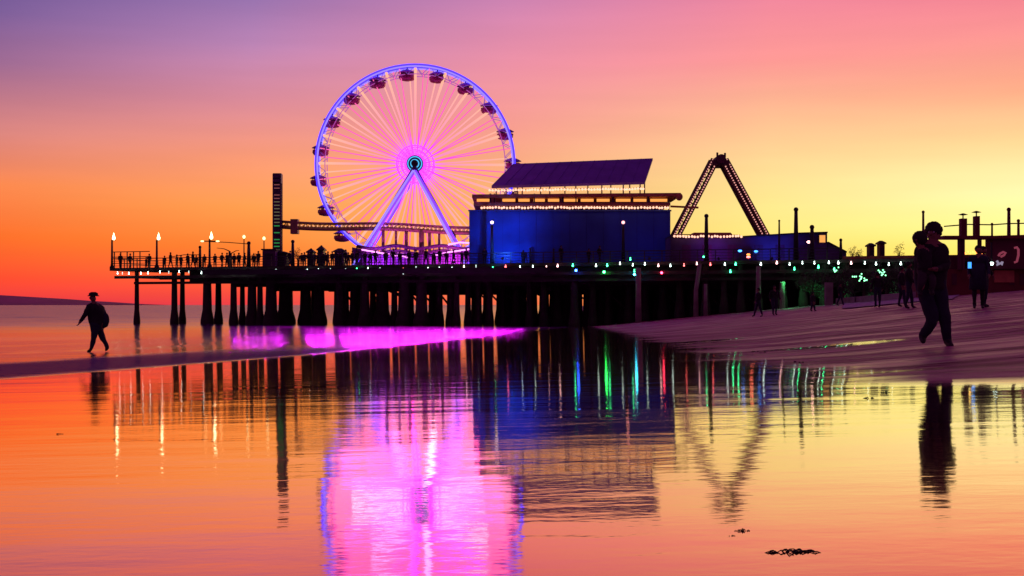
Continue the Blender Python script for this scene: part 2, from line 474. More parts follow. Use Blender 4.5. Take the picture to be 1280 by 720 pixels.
# concrete beach path on the right
mb = MB(); row = []
for (xa, ya), (xb, yb) in (((1052,386.5),(1056,380)),((1075,385),(1082,376.5)),((1100,382.5),(1110,374)),((1135,379),(1150,372)),((1190,375),(1200,369.5))):
    a = hit(xa, ya); b = hit(xb, yb)
    row.append([Vector((q.x, q.y, 0)) for q in (a, a.lerp(b,.33), a.lerp(b,.66), b)])
rows = []
for r0, r1 in zip(row, row[1:]):
    for t in range(8): rows.append([p.lerp(q, t/8) for p, q in zip(r0, r1)])
rows.append(row[-1])
for r in rows:
    for p in r: p.z = ground(p.x, p.y) + .06
for r0, r1 in zip(rows, rows[1:]):
    for k in range(3): mb.quad(r0[k], r0[k+1], r1[k+1], r1[k], True)
po = mb.build('path', M['path']); tag(po, kind='structure')

# ------------------------------------------------------------------ pier
A0 = Vector((-50.3, 160, 0)); B0 = Vector((33.9, 129, 0))
dv = (B0 - A0); LEN = dv.length; dv.normalize(); nv = Vector((-dv.y, dv.x, 0))   # away from the camera
if nv.y < 0: nv = -nv
ZD = H + 4.6
def front(x, off=0):
    """point at deck height on the pier's front line (moved back by off) seen at photo column x"""
    k = (x-640)/F; o = A0 + nv*off
    t = (k*o.y - o.x)/(dv.x - k*dv.y)
    p = o + dv*t; p.z = ZD; return p
def ft(x): return (front(x)-A0).dot(dv)
L2 = LEN + 75
pier = empty('pier', (A0.x, A0.y, 0), 'long dark timber pier on many piles stretching across the whole beach', 'pier')
def slab(mb, t0, t1, o0, o1, z0, z1):
    q = [A0+dv*t0+nv*o0, A0+dv*t1+nv*o0, A0+dv*t1+nv*o1, A0+dv*t0+nv*o1]
    mb.hexa([Vector((p.x,p.y,z0)) for p in q] + [Vector((p.x,p.y,z1)) for p in q])
tL = ft(330)
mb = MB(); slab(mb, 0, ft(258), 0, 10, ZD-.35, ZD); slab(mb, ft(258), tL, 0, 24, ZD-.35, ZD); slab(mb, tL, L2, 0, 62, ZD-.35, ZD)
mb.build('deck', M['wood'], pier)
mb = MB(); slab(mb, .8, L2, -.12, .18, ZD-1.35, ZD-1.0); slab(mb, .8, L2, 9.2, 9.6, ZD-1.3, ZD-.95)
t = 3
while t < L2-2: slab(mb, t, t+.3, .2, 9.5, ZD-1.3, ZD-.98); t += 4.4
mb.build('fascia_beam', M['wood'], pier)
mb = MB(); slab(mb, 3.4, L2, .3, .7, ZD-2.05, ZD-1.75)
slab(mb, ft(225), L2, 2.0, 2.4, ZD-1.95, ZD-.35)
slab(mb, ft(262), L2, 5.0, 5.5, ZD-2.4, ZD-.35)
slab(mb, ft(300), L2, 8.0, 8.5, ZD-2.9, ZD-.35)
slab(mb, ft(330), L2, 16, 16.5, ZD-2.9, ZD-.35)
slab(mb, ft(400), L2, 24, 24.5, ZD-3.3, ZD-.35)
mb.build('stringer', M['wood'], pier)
# piles
def pile(mb, p, r):
    g = min(ground(p.x, p.y), 0)-1.0 if ground(p.x,p.y) < 0 else ground(p.x,p.y)-.8
    zb = max(g+1.0, 0)
    mb.poly([(p.x,p.y,g-.3),(p.x,p.y,zb+.5),(p.x,p.y,zb+1.8),(p.x,p.y,ZD-2),(p.x,p.y,ZD-.4)], [r*1.7,r*1.65,r*1.15,r,r], 9)
frontx = [171,218,228,259,273,292,303,315,325,339,357,382,399,424,432,443,456,466,478,493,505,513,527,540,549,563,571,585,598,612,628,645,662,680,697,718,741,760,786,806,829,850,868,882,905,926,948,978,1004,1031,1058,1090,1120,1150,1180,1215,1250,1290]
big = {171:.26, 259:.5, 273:.36, 315:.5, 339:.62, 357:.78, 382:.62, 399:.62, 424:.4,443:.5,456:.5,478:.7,505:.6,527:.6}
pcount = 0
rest = MB()
for i, x in enumerate(frontx):
    m = MB(); off = .9 if x in (171,218,259) else random.choice((.9, 3.6, 6.5))
    p = front(x, off if x < 880 else .9); pile(m, p, big.get(x, random.uniform(.28,.42)))
    m.build('pile', M['wood'], pier); pcount += 1
for off in (12, 20, 28, 37, 46, 56):
    x = 335 if off < 15 else 596
    while x < 1250:
        p = front(x + random.uniform(-3,3), off); 
        r = random.uniform(.3,.5)
        if pcount < 95 and off <= 12:
            m = MB(); pile(m, p, r); m.build('pile', M['wood'], pier); pcount += 1
        else: pile(rest, p, r)
        x += 29 if x < 590 else 14
o = rest.build('pile', M['wood'], pier); o['kind'] = 'stuff'
# cross bracing between piles
for a_, b_ in zip(frontx[14:], frontx[15:]):
    if random.random() < .6:
        p = front(a_, 7.2); q = front(b_, 7.2)
        mb = MB(); mb.bar((p.x,p.y,ZD-3.2), (q.x,q.y,random.uniform(1.6,3.0)), .18); mb.build('cross_brace', M['wood'], pier)
for off in (12.5, 20.5):
    x = 440
    while x < 1100:
        p = front(x, off); q = front(x+20, off)
        mb = MB(); mb.bar((p.x,p.y,ZD-2.6),(q.x,q.y,ZD-3.6),.3); mb.build('cross_brace', M['wood'], pier); x += 22

# concrete and timber bulkhead under the pier on the shore side
mb = MB(); slab(mb, ft(600), L2, 58, 59, -1, ZD-.4); slab(mb, ft(800), L2, 34, 35, -1, ZD-.4)
mb.build('bulkhead', M['wood'], pier)
# railing
mb = MB()
def along(t, off, z): p = A0 + dv*t + nv*off; return Vector((p.x, p.y, z))
for z, w in ((ZD+1.15,.10),(ZD+.85,.06),(ZD+.55,.06),(ZD+.25,.06)):
    mb.bar(along(.2,.15,z), along(ft(1052),.15,z), w)
t = .2
while t < ft(1052): mb.bar(along(t,.15,ZD), along(t,.15,ZD+1.2), .11); t += 1.9
for z in (ZD+1.15, ZD+.6): mb.bar(along(.2,.15,z), along(.2,9.8,z), .08)
for k in range(6): mb.bar(along(.2,.15+k*1.9,ZD), along(.2,.15+k*1.9,ZD+1.2), .11)
mb.build('railing', M['rail'], pier)
mb = MB(); slab(mb, ft(1052)+.1, L2, .05, .3, ZD+.003, ZD+.3); mb.build('parapet', M['red_wall'], pier)
# observation scaffold at the pier end, frame of two levels
mb = MB()
for x in (143,151,159,167,175): 
    p = front(x, 1.2); mb.bar((p.x,p.y,ZD),(p.x,p.y,ZD+2.1 if x<170 else ZD+2.0),.12)
for z in (ZD+2.05, ZD+1.4):
    mb.bar(front(141,1.2)+Vector((0,0,z-ZD)), front(187,1.2)+Vector((0,0,z-ZD)), .10)
fence = mb.build('lookout_fence', M['rail'], pier)

# ------------------------------------------------------------------ string lights on the pier edge
bulbs = [(147,342,'white'),(153,342,'dim'),(161,342,'white'),(176,342,'white'),(185,342,'white'),(200,341,'white'),(211,341,'dim'),(224,340,'white'),(236,341,'dim'),(252,341,'white'),(266,341,'dim'),(278,341,'white'),(290,341,'white'),(303,341,'white'),(316,341,'white'),(332,340,'dim'),(345,339,'dim'),(369,340,'white'),(384,339,'white'),(398,338,'white'),
 (413,338,'dim'),(432,338,'dim'),(446,337,'green'),(460,337,'white'),(475,337,'dim'),(487,340,'pink'),(504,337,'red'),(504,342,'dim'),(520,336,'dim'),(535,337,'white'),(549,336,'white'),(565,336,'white'),(580,334,'pink'),(595,334,'dim'),(616,335.5,'green'),(632,334,'red'),(650,334.5,'white'),(666,334.5,'white'),(683,334.5,'pink'),(697,333,'pink'),(716,332.5,'green'),
 (745,332.5,'white'),(759,332,'green'),(775,330.5,'white'),(788,324.5,'green'),(791,332,'white'),(793,339,'green'),(806,330.5,'white'),(823,332,'pink'),(838,332.5,'white'),(855,332,'red'),(871,330,'pink'),(888,331.5,'red'),(906,331,'white'),(919.5,331,'green'),(913,339.5,'green'),(951,330.5,'white'),(971,329,'pink'),(987,331,'white'),(993,337,'green'),(1003,329.5,'white'),(1018,329,'white'),(1023,334,'green'),(1036,329,'white'),(1048,329,'white'),(1043,337,'green'),(1064,329,'pink'),(1081,329,'white'),(1095,330.5,'white'),(1111,331,'white'),(1126,330,'white'),(1134,331,'white')]
def light_string(lst, label):
    lst = sorted(lst)
    a = front(lst[0][0], -.4)
    t = empty('light_string', (a.x, a.y, ZD-.9), label, 'string lights')
    wires = MB(); pts = []
    for i, (x, y, c) in enumerate(lst):
        k = (x-640)/F; p = front(x, -.4); D = p.y
        q = P(x, y + random.uniform(-.5,.5), D)
        m = MB(); m.ball(q, random.uniform(.07,.11) if c != 'dim' else .06, nu=8, nv=5)
        m.tube(q+Vector((0,0,.11)), q+Vector((0,0,.24)), .045, n=6)
        ob = m.build('bulb', G[c], t)
        pts.append(q + Vector((0,0,.26)))
    pts.sort(key=lambda p: p.x)
    w2 = []
    for p, q in zip(pts, pts[1:]):
        for s in (0, .5): 
            r = p.lerp(q, s); r.z -= .12 if s else 0; w2.append(r)
    w2.append(pts[-1])
    wires.poly(w2, .02, 5); wires.build('wire', M['wire'], t)
    return t
light_string([b for b in bulbs if b[0] < 340], 'white bulbs strung along the seaward end of the pier edge, left of the tower')
light_string([b for b in bulbs if 340 <= b[0] < 600], 'row of mostly white bulbs on the pier edge below the lit wheel')
light_string([b for b in bulbs if 600 <= b[0] < 850], 'white, green and red bulbs on the pier edge below the blue wall')
light_string([b for b in bulbs if b[0] >= 850], 'mixed coloured bulbs on the pier edge from the A-shaped ride to the shrubs')

# ------------------------------------------------------------------ lamp posts on the pier end
def lamp_post(x, ytop, off, label, kind='flame', base_y=None, h=None):
    p = front(x, off); D = p.y; z1 = P(x, ytop, D).z
    t = empty('lamp_post', (p.x, p.y, ZD), label, 'lamp post', 'lamp posts along the pier rail')
    m = MB(); m.poly([(p.x,p.y,ZD),(p.x,p.y,ZD+.6),(p.x,p.y,z1)], [.24,.15,.11], 8); m.tube((p.x,p.y,ZD),(p.x,p.y,ZD+.25),.32,.26)
    m.build('pole', M['post'], t)
    m = MB(); m.lathe((p.x+.22,p.y,z1), [(.04,-.05),(.17,.1),(.19,.28),(.12,.5),(.05,.72),(.02,.9)], 10)
    m.build('lantern', G['warm'], t)
    m = MB(); m.tube((p.x,p.y,z1-.08),(p.x+.25,p.y,z1-.03),.07); m.tube((p.x+.22,p.y,z1-.08),(p.x+.22,p.y,z1+.0),.2,.2)
    m.build('bracket', M['post'], t)
    return t
lamp_post(140, 300, .5, 'lamp post at the very tip of the pier with a bright white head')
lamp_post(196, 300, .5, 'bright lamp post on the pier rail right of the two-level lookout fence')
t3 = lamp_post(262, 299, .5, 'bright lamp post with a lit cross arm, third from the pier tip')
p = front(262,.5)
m = MB(); m.bar(P(254,301.5,p.y), P(271,301.5,p.y), .12); m.build('cross_arm', M['post'], t3)
for dx in (-9.5, 9.5):
    m = MB(); m.ball(P(262.5+dx,301.5,p.y), .24,.16,.10); m.build('lamp', G['arm'], t3)
def small_lamp(x, ytop, label, mt, off=6, r=.18):
    p = front(x, off); z1 = P(x, ytop, p.y).z
    t = empty('lamp_post', (p.x,p.y,ZD), label, 'lamp post', 'lamp posts along the pier rail')
    m = MB(); m.poly([(p.x,p.y,ZD),(p.x,p.y,z1)], [.1,.06], 6); m.build('pole', M['post'], t)
    m = MB(); m.ball((p.x,p.y,z1+.1), r, r, r*1.3); m.build('lantern', mt, t)
small_lamp(305, 297, 'slim short lamp post with a small glowing globe between the third lamp and the booth', G['arm'])
small_lamp(330, 299, 'slim lamp post with a small globe directly above the dark booth', G['arm'])

# plain poles and flag masts
def mast(x, ytop, off, r, label, cat='pole', zb=ZD, D=None, mt=None, name='mast'):
    p = front(x, off) if D is None else Vector(((x-640)/F*D, D, zb))
    z1 = P(x, ytop, p.y).z
    t = MB(); t.poly([(p.x,p.y,zb),(p.x,p.y,zb+(z1-zb)*.55),(p.x,p.y,z1)], [r, r*.8, r*.6], 7)
    t.ball((p.x,p.y,z1), r*.9, nu=6, nv=4)
    o = t.build(name, mt or M['dark'], None, origin=(p.x,p.y,zb)); tag(o, label, cat, 'bare poles standing on the pier'); return o
mast(250, 309, 2, .22, 'short thick bare pole just left of the lamp post with the cross arm')
mast(311, 304, 2, .28, 'thick dark pole leaning clear of the crowd left of the booth')
mast(366, 302, 3, .26, 'dark bare pole right of the ride tower above the crowd')
mast(883, 270, 4, .28, 'brown pole standing in front of the left foot of the A-shaped ride')
mast(974, 276, 6, .14, 'thin pole with a small round top right of the A-shaped ride')
mast(995, 262, 6, .30, 'tallest thick brown pole rising from the low roof right of the A-shaped ride')
mast(1015, 284, 6, .30, 'short stub pole at the lit window end of the low building')
mast(1051, 300, 6, .2, 'short pole at the right foot of the sloping roof')

def crane_pole(x0, y0, x1, y1, x2, y2, label):
    p = front(x0, 3); D = p.y
    t = MB(); t.poly([P(x0,335,D), P(x0,y0,D)], [.2,.13], 6)
    t.poly([P(x0,y0,D), P(x1,y1,D), P(x2,y2,D)], [.07,.05,.03], 5)
    o = t.build('davit', M['dark'], None, origin=(p.x,p.y,ZD)); tag(o, label, 'davit')
crane_pole(287, 314, 280, 311, 271, 310, 'dark davit with a thin arm reaching left over the rail')
crane_pole(288.5, 317, 295, 313.5, 299, 313, 'small davit with a short arm reaching right beside the left-reaching one')
def cable(pts, label, r=.03):
    t = MB(); t.poly(pts, r, 5); o = t.build('cable', M['wire'], None, origin=pts[0]); tag(o, label, 'cable')
cable([P(215,321,158), P(230,318.5,157.5), P(250,318.5,157)], 'thin dark cable running left from the short thick pole', .05)
cable([P(262,302,157), P(285,303,156), P(311,305,155)], 'thin cable strung from the cross-arm lamp to the thick pole', .05)

# booth
def boxthing(name, x0, x1, y0, y1, off, depth, mt, label, cat, roof=None, group=None, win=None, zb=ZD):
    p = front((x0+x1)/2, off); D = p.y
    a = P(x0,y0,D); b = P(x1,y1,D)
    t = empty(name, ((a.x+b.x)/2, D+depth/2, zb), label, cat, group)
    m = MB(); m.box(a.x,b.x,D,D+depth,zb,a.z); m.build('wall', mt, t)
    m = MB(); e = .15; m.box(a.x-e,b.x+e,D-e,D+depth+e,a.z+.003,a.z+.14)
    if roof: m.hexa([(a.x-e,D-e,a.z+.145),(b.x+e,D-e,a.z+.145),(b.x+e,D+depth+e,a.z+.145),(a.x-e,D+depth+e,a.z+.145),
              (a.x+.4,D+.5,a.z+roof),(b.x-.4,D+.5,a.z+roof),(b.x-.4,D+depth-.5,a.z+roof),(a.x+.4,D+depth-.5,a.z+roof)])
    m.build('roof', M['dark'], t)
    m = MB(); w=(b.x-a.x); m.box(a.x+w*.2,b.x-w*.2,D-.05,D-.003,zb+(a.z-zb)*.45,zb+(a.z-zb)*.8); m.build('window', win or M['dark'], t)
    return t
boxthing('booth', 328, 344, 312.5, 330, 2.0, 2.4, M['plum'], 'plum coloured ticket booth at the foot of the tall ride tower', 'booth')
boxthing('kiosk', 384, 391, 316, 330, 9, 2, M['dark'], 'small dark kiosk left of the wheel above the crowd', 'kiosk', .6)
boxthing('kiosk', 397, 404, 313, 330, 12, 2, M['dark'], 'tall narrow dark kiosk, second one left of the wheel', 'kiosk', .7)
boxthing('kiosk', 418, 430, 315, 330, 12, 2, M['plum'], 'wide plum kiosk closest to the wheel rim', 'kiosk', .5)
boxthing('kiosk', 346, 358, 317, 330, 4, 2, M['dark'], 'low dark kiosk directly right of the tower foot', 'kiosk', .3)

# ------------------------------------------------------------------ shrubs
def foliage(mb, c, rx, ry, rz, n, s):
    for _ in range(n):
        while True:
            q = Vector((random.uniform(-1,1), random.uniform(-1,1), random.uniform(-1,1)))
            if q.length < 1 and (q.length > .45 or random.random() < .3): break
        lump = .75 + .35*math.sin(q.x*5+c[0])*math.sin(q.z*4+c[1])
        p = Vector(c) + Vector((q.x*rx, q.y*ry, q.z*rz))*lump
        a = Vector((random.gauss(0,1),random.gauss(0,1),random.gauss(0,1))).normalized()*s*random.uniform(.6,1.3)
        b = a.orthogonal().normalized()*s*.45
        mb.quad(p-a*.5, p+b*.5, p+a*.5, p-b*.5)
def tree(name, x, ybase, ytop, D, wpx, label, cat, zb, n=500, group=None, leaf=.16):
    X = (x-640)/F*D; zt = P(x, ytop, D).z; w = wpx/F*D
    t = empty(name, (X,D,zb), label, cat, group)
    m = MB(); hh = zt - zb
    m.poly([(X,D,zb-.1),(X+.05,D,zb+hh*.3),(X-.03,D,zb+hh*.6)], [w*.06+.04,w*.05+.03,.02], 7)
    for k in range(5):
        a = k*1.26; m.poly([(X,D,zb+hh*.2+k*.05*hh),(X+math.cos(a)*w*.3,D+math.sin(a)*w*.3,zb+hh*(.5+.06*k))],[.04,.015],5)
    m.build('trunk', M['bark'], t)
    m = MB()
    for k in range(5):
        a = k*1.3
        foliage(m, (X+math.cos(a)*w*.26, D+math.sin(a)*w*.26, zb+hh*(.42+.1*k)), w*.30, w*.30, hh*.26, n//5, leaf)
    m.build('crown', M['leaf'], t)
    return t
pb = front(372, 5); tree('small_tree', 372, 330, 309, pb.y, 13, 'small loose dark tree on the pier right of the bare pole', 'tree', ZD, 260)
pb = front(303, 5); tree('small_tree', 318, 330, 316, pb.y, 12, 'low dark shrub like tree on the pier left of the booth', 'tree', ZD, 220)

# ------------------------------------------------------------------ drop tower
tw = front(347, 5); D = tw.y
t = empty('ride_tower', (tw.x, D, ZD), 'tall narrow lattice ride tower with green lit lower rungs', 'ride tower')
zt = P(347, 218, D).z; hw = .5
m = MB()
for sx in (-1,1):
    for sy in (-1,1): m.bar((tw.x+sx*hw*.9, D+sy*.45, ZD), (tw.x+sx*hw*.9, D+sy*.45, zt), .16)
z = ZD
while z < zt-.5:
    for sy in (-1,1):
        m.bar((tw.x-hw*.9,D+sy*.45,z),(tw.x+hw*.9,D+sy*.45,z),.10); m.bar((tw.x-hw*.9,D+sy*.45,z),(tw.x+hw*.9,D+sy*.45,z+.52),.07)
    z += .52
m.box(tw.x-.3,tw.x+.3,D+.0,D+.3,ZD,zt)
m.box(tw.x-hw,tw.x+hw,D-.5,D+.5,zt-1.1,zt+.1)
m.build('lattice', M['plum'], t)
z = ZD+.4; k = 0
while z < zt-1.3:
    f = (z-ZD)/(zt-ZD)
    if random.random() < .85:
        mm = MB(); mm.box(tw.x-.34,tw.x+.34,D-.53,D-.50,z,z+.12)
        key = 'tower_green' if f < .45 else ('tower_mid' if f < .7 else 'tower_top')
        if key not in G:
            G[key] = glow(key, {'tower_green':(.04,.45,.10),'tower_mid':(.20,.18,.10),'tower_top':(.35,.10,.10)}[key], .55, False)
        mm.build('tower_or_added_light_bar', G[key], t)
    z += .42

# ------------------------------------------------------------------ Ferris wheel
WD = 160.0
hub = P(519.5, 206, WD); RW = 12.35
wheel = empty('ferris_wheel', (hub.x, WD, ZD), 'large round ride wheel lit with pink spokes and a violet blue rim', 'ferris wheel')
def ring(r, y, tr, n=96):
    return [(hub.x+r*math.sin(2*math.pi*k/n), WD+y, hub.z+r*math.cos(2*math.pi*k/n)) for k in range(n)]
for y in (-.95, .95):
    m = MB(); m.poly(ring(RW, y, .1), .14, 8, closed=True); rim = m.build('rim', G['rim2'], wheel)
    m = MB(); m.poly(ring(RW-.20, y-.13, .1), .10, 6, closed=True); m.build('light_tube', G['rim'], rim)
    m = MB(); m.poly(ring(RW-1.15, y, .1), .05, 6, closed=True); m.build('inner_rim', G['inner'], wheel)
m = MB()
for k in range(40):
    a = 2*math.pi*k/40; s, c = math.sin(a), math.cos(a)
    m.bar((hub.x+RW*s, WD-.95, hub.z+RW*c), (hub.x+RW*s, WD+.95, hub.z+RW*c), .10)
    a2 = a + math.pi/40; s2, c2 = math.sin(a2), math.cos(a2)
    for y in (-.95,.95):
        m.bar((hub.x+RW*s, WD+y, hub.z+RW*c), (hub.x+(RW-1.15)*s2, WD+y, hub.z+(RW-1.15)*c2), .06)
        a3 = a2 + math.pi/40
        m.bar((hub.x+(RW-1.15)*s2, WD+y, hub.z+(RW-1.15)*c2), (hub.x+RW*math.sin(a3), WD+y, hub.z+RW*math.cos(a3)), .06)
m.build('rim_lattice', G['lattice'], wheel)
def spoke_mesh(name, w0, w1, mt):
    m = MB(); n = 6
    z0, z1 = .9, RW-.3
    m.hexa([(-w0/2,-.04,z0),(w0/2,-.04,z0),(w0/2,.04,z0),(-w0/2,.04,z0),(-w1/2,-.04,z1),(w1/2,-.04,z1),(w1/2,.04,z1),(-w1/2,.04,z1)])
    me = bpy.data.meshes.new(name); me.from_pydata([tuple(v) for v in m.v], [], m.f); me.materials.append(mt); return me
sa = spoke_mesh('spoke', .13, .34, G['spoke_cream']); sb = spoke_mesh('spoke', .13, .12, G['spoke_pink']); scn = spoke_mesh('spoke', .10, .17, G['spoke_cream'])
for side, y in ((0,-.55),(1,.55)):
    for k in range(40):
        a = 2*math.pi*(k + .5*side)/40 + random.uniform(-.012,.012)
        me = (sa if k % 2 == 0 else sb) if side == 0 else (scn if k % 2 else sb)
        o = bpy.data.objects.new('spoke', me); C.objects.link(o); o.parent = wheel
        o.location = Vector((0, y, hub.z-ZD)); o.rotation_euler = (0, a, 0)
m = MB(); m.tube((hub.x,WD-1.9,hub.z),(hub.x,WD+1.9,hub.z),.42,n=16); m.build('axle', M['dark'], wheel)
m = MB(); m.tube((hub.x,WD-1.35,hub.z),(hub.x,WD-1.15,hub.z),1.05,n=28); hb = m.build('hub', M['green_dark'], wheel)
m = MB(); m.tube((hub.x,WD+1.15,hub.z),(hub.x,WD+1.35,hub.z),1.05,n=28); m.build('hub', M['green_dark'], wheel)
hm = glow('hub_teal', (.06,.42,.75), 1.4, False)
for rr_ in (.86,.50,.16):
    m = MB(); m.poly([(hub.x+rr_*math.sin(2*math.pi*k/32), WD-1.38, hub.z+rr_*math.cos(2*math.pi*k/32)) for k in range(32)], .075, 6, closed=True); m.build('light_ring', hm, hb)
m = MB()
for y in (-1.02,1.0):
    for rr_ in (1.25,1.75,2.3):
        m.poly([(hub.x+rr_*math.sin(2*math.pi*k/48), WD+y, hub.z+rr_*math.cos(2*math.pi*k/48)) for k in range(48)], .09, 5, closed=True)
m.build('hub_light_ring', glow('hub_magenta', (.75,.05,1), 1.8, False), wheel)
# legs
for y, g in ((-1.7, 1), (1.7, 0)):
    for fx, fy in ((446, 327), (586, 318)):
        a = Vector((hub.x, WD+y, hub.z-.4)); f = P(fx, fy, WD); f.y = WD+y*1.6; f.z = ZD
        m = MB(); m.poly([a, f], [.20,.24], 8); lg = m.build('leg', M['steel'], wheel)
        for s in (-.22,.22):
            m = MB(); d = Vector((s,-.22,0)); m.poly([a+d*.6+Vector((0,0,-.5)), f+d+Vector((0,0,.2))], .17 if s < 0 else .15, 6)
            m.build('light_tube', G['leg'] if s > 0 else G['rim'], lg)
# gondolas
def gondola_mesh():
    b = MB(); b.lathe((0,0,-1.75), [(.35,0),(.85,.12),(1.05,.45),(1.02,.75),(.98,.75),(.9,.5)], 12)
    tp = MB(); tp.lathe((0,0,-.75), [(1.12,0),(1.1,.06),(.6,.32),(.10,.48)], 12)
    fr = MB()
    for k in range(4):
        a = k*math.pi/2+.785; fr.tube((.95*math.cos(a),.95*math.sin(a),-1.05),(1.0*math.cos(a),1.0*math.sin(a),-.72),.05,n=5)
    fr.tube((0,0,-1.5),(0,0,0),.06,n=6); fr.tube((0,-.9,0),(0,.9,0),.07,n=6)
    fr.ball((.35,0,-.95),.16,.15,.2,8,5); fr.ball((-.4,.1,-.95),.16,.15,.2,8,5)
    return b, tp, fr
b_, t_, f_ = gondola_mesh()
g0 = b_.build('gondola', M['gondola'], None); g1 = t_.build('canopy', M['gcanopy'], g0); g2 = f_.build('hanger', M['dark'], g0)
for k in range(20):
    a = 2*math.pi*(k+.72)/20
    c = g0 if k == 0 else copy_tree(g0)
    c.parent = wheel; c.location = Vector((RW*math.sin(a)*.985, 0, hub.z-ZD+RW*math.cos(a)*.985+.1))
# station below the wheel
st = empty('boarding_platform', (hub.x, WD-2.5, ZD), 'violet lit curved boarding platform at the foot of the big wheel', 'platform')
m = MB()
N_ = 14
for k in range(N_):
    x0 = 440 + k*150/N_; x1 = 440+(k+1)*150/N_
    def yy(x): return 313 + 8*(1-((x-515)/75)**2)
    a = P(x0, yy(x0)-4, WD-3); b = P(x1, yy(x1)-4, WD-3)
    m.hexa([(a.x,WD-3,ZD),(b.x,WD-3,ZD),(b.x,WD+3,ZD),(a.x,WD+3,ZD),(a.x,WD-3,a.z),(b.x,WD-3,b.z),(b.x,WD+3,b.z),(a.x,WD+3,a.z)])
m.build('platform_wall', mat('violet_panels', (.22,.05,.40), .7, scale=2), st)
for seg in (((452,312),(480,317),(512,322)), ((540,320),(562,315),(590,311)), ((560,306),(575,303),(592,304))):
    m = MB(); m.poly([P(x,y,WD-3.4) for x,y in seg], .10, 6); m.build('light_strip', G['plat'], st)
m = MB()
for x in range(446,592,9):
    p = P(x, 311, WD-3.2); m.bar((p.x,p.y,ZD),(p.x,p.y,p.z+.3),.08)
m.bar(P(446,309,WD-3.2), P(590,309,WD-3.2), .07)
m.build('railing', M['plum'], st)

# ------------------------------------------------------------------ roller coaster
CD = 158.0
rc = empty('roller_coaster', (P(480,0,CD).x, CD, ZD), 'level dark roller coaster track running behind the big wheel from the tower', 'roller coaster')
m = MB()
def trk(x): return 276 + .028*(x-352) + 1.2*math.sin((x-352)/28)
pt = [P(x, trk(x)+1.0, CD) for x in range(353, 640, 6)]; pl = [P(x, trk(x)+7.5, CD+.1) for x in range(353,640,6)]
m.poly(pt, .17, 7); m.poly([p+Vector((0,.6,0)) for p in pt], .12, 7); m.poly(pl, .26, 7); m.build('rail', M['coaster'], rc)
m = MB()
for a, b in zip(pt, pl): m.bar(a, b, .12); m.bar(a, a+Vector((0,.6,0)), .10)
for a, b in zip(pt[1:], pl): m.bar(a, b, .08)
m.build('cross_tie', M['coaster'], rc)
for x, r in ((368,.2),(479,.2),(495,.16),(508,.22),(527,.34),(537,.2),(549,.16),(568,.2),(590,.2)):
    m = MB(); p = P(x, trk(x)+7, CD+.1); m.tube((p.x,p.y,ZD),(p.x,p.y,p.z),r,n=7)
    if x == 368: m = MB(); p = P(x,trk(x)+6,CD-.2); m.box(p.x-.45,p.x+.45,CD-.5,CD+.8,p.z-.9,p.z+.9); m.build('track_joint', M['coaster'], rc); continue
    m.build('column', M['coaster'], rc)
m = MB(); q = [P(x, 309+2*math.sin(x/9), CD-1) for x in range(446,600,6)]; m.poly(q, .22, 7); m.poly([p+Vector((0,0,-.6)) for p in q], .18, 7)
for p in q: m.bar((p.x,p.y,ZD),(p.x,p.y,p.z),.14)
m.build('lower_rail', M['plum'], rc)
for x in range(356, 590, 11):
    pass
lb = empty('light_string', P(352,278,CD-.3), 'faint rosy bulbs strung on the level coaster track behind the wheel', 'string lights')
m = MB()
G['track'] = glow('track_bulb', (1,.45,.22), .9, False)
for x in range(362, 590, 5):
    mm = MB(); mm.ball(P(x, trk(x)+4.2, CD-.35), .11, nu=6, nv=4); mm.build('bulb', G['track'], lb)
m.poly([P(x, trk(x)+4.2, CD-.33) for x in range(356,590,6)], .03, 5); m.build('wire', M['wire'], lb)

# ------------------------------------------------------------------ blue hall with canopy
BD = 146.0
hall = empty('ride_hall', (P(712,0,BD).x, BD+5, ZD), 'long plain blue walled hall with a sloping violet canopy above it', 'hall')
a = P(586.5,263,BD); b = P(838,263,BD)
m = MB(); m.box(a.x,b.x,BD,BD+11,ZD,a.z)
m.build('wall', M['blue_wall'], hall)
m = MB()
for k in range(1,12):
    x = a.x+(b.x-a.x)*k/12; m.box(x-.02,x+.02,BD-.025,BD-.003,ZD+.05,a.z-.15)
m.box(a.x-.1,b.x+.1,BD-.14,BD-.004,a.z-.12,a.z+.06)
m.build('wall_trim', mat('deep_blue_trim', (.02,.05,.28), .7), hall)
# gallery storeys above the wall
def beam(x0,y0,x1,y1,h,D,dep,mt,name):
    a=P(x0,y0,D); b=P(x1,y1,D); hh=h/F*D
    m=MB(); m.hexa([(a.x,D,a.z-hh),(b.x,D,b.z-hh),(b.x,D+dep,b.z-hh),(a.x,D+dep,a.z-hh),(a.x,D,a.z),(b.x,D,b.z),(b.x,D+dep,b.z),(a.x,D+dep,a.z)])
    return m.build(name, mt, hall)
beam(590,243,851,241,4.0,BD-.6,9,M['brown'],'upper_beam')
beam(592,253.5,838,253,3.5,BD-.5,9,M['brown'],'lower_beam')
m = MB(); p=P(849,246,BD-.7); m.ball(p,.42,.4,.45,8,6); m.build('beam_end', M['brown'], hall)
for x in (613,618,646,668,700,703,720,766,790,810,836):
    m = MB(); p0=P(x,263,BD+.2); p1=P(x,242,BD+.2); m.bar(p0,p1,.22 if x in(613,703,766,810) else .14); m.build('gallery_post', M['plum'], hall)
for x0,x1 in ((596,612),(628,644),(648,662),(667,681),(685,699),(705,722),(726,742),(746,762),(770,788),(792,808),(813,834)):
    m = MB(); a_=P(x0,248.5,BD+1.2); b_2=P(x1,252,BD+1.2); m.box(a_.x,b_2.x,BD+1.2,BD+1.35,b_2.z,a_.z); m.build('lit_panel', G['gallery'], hall)
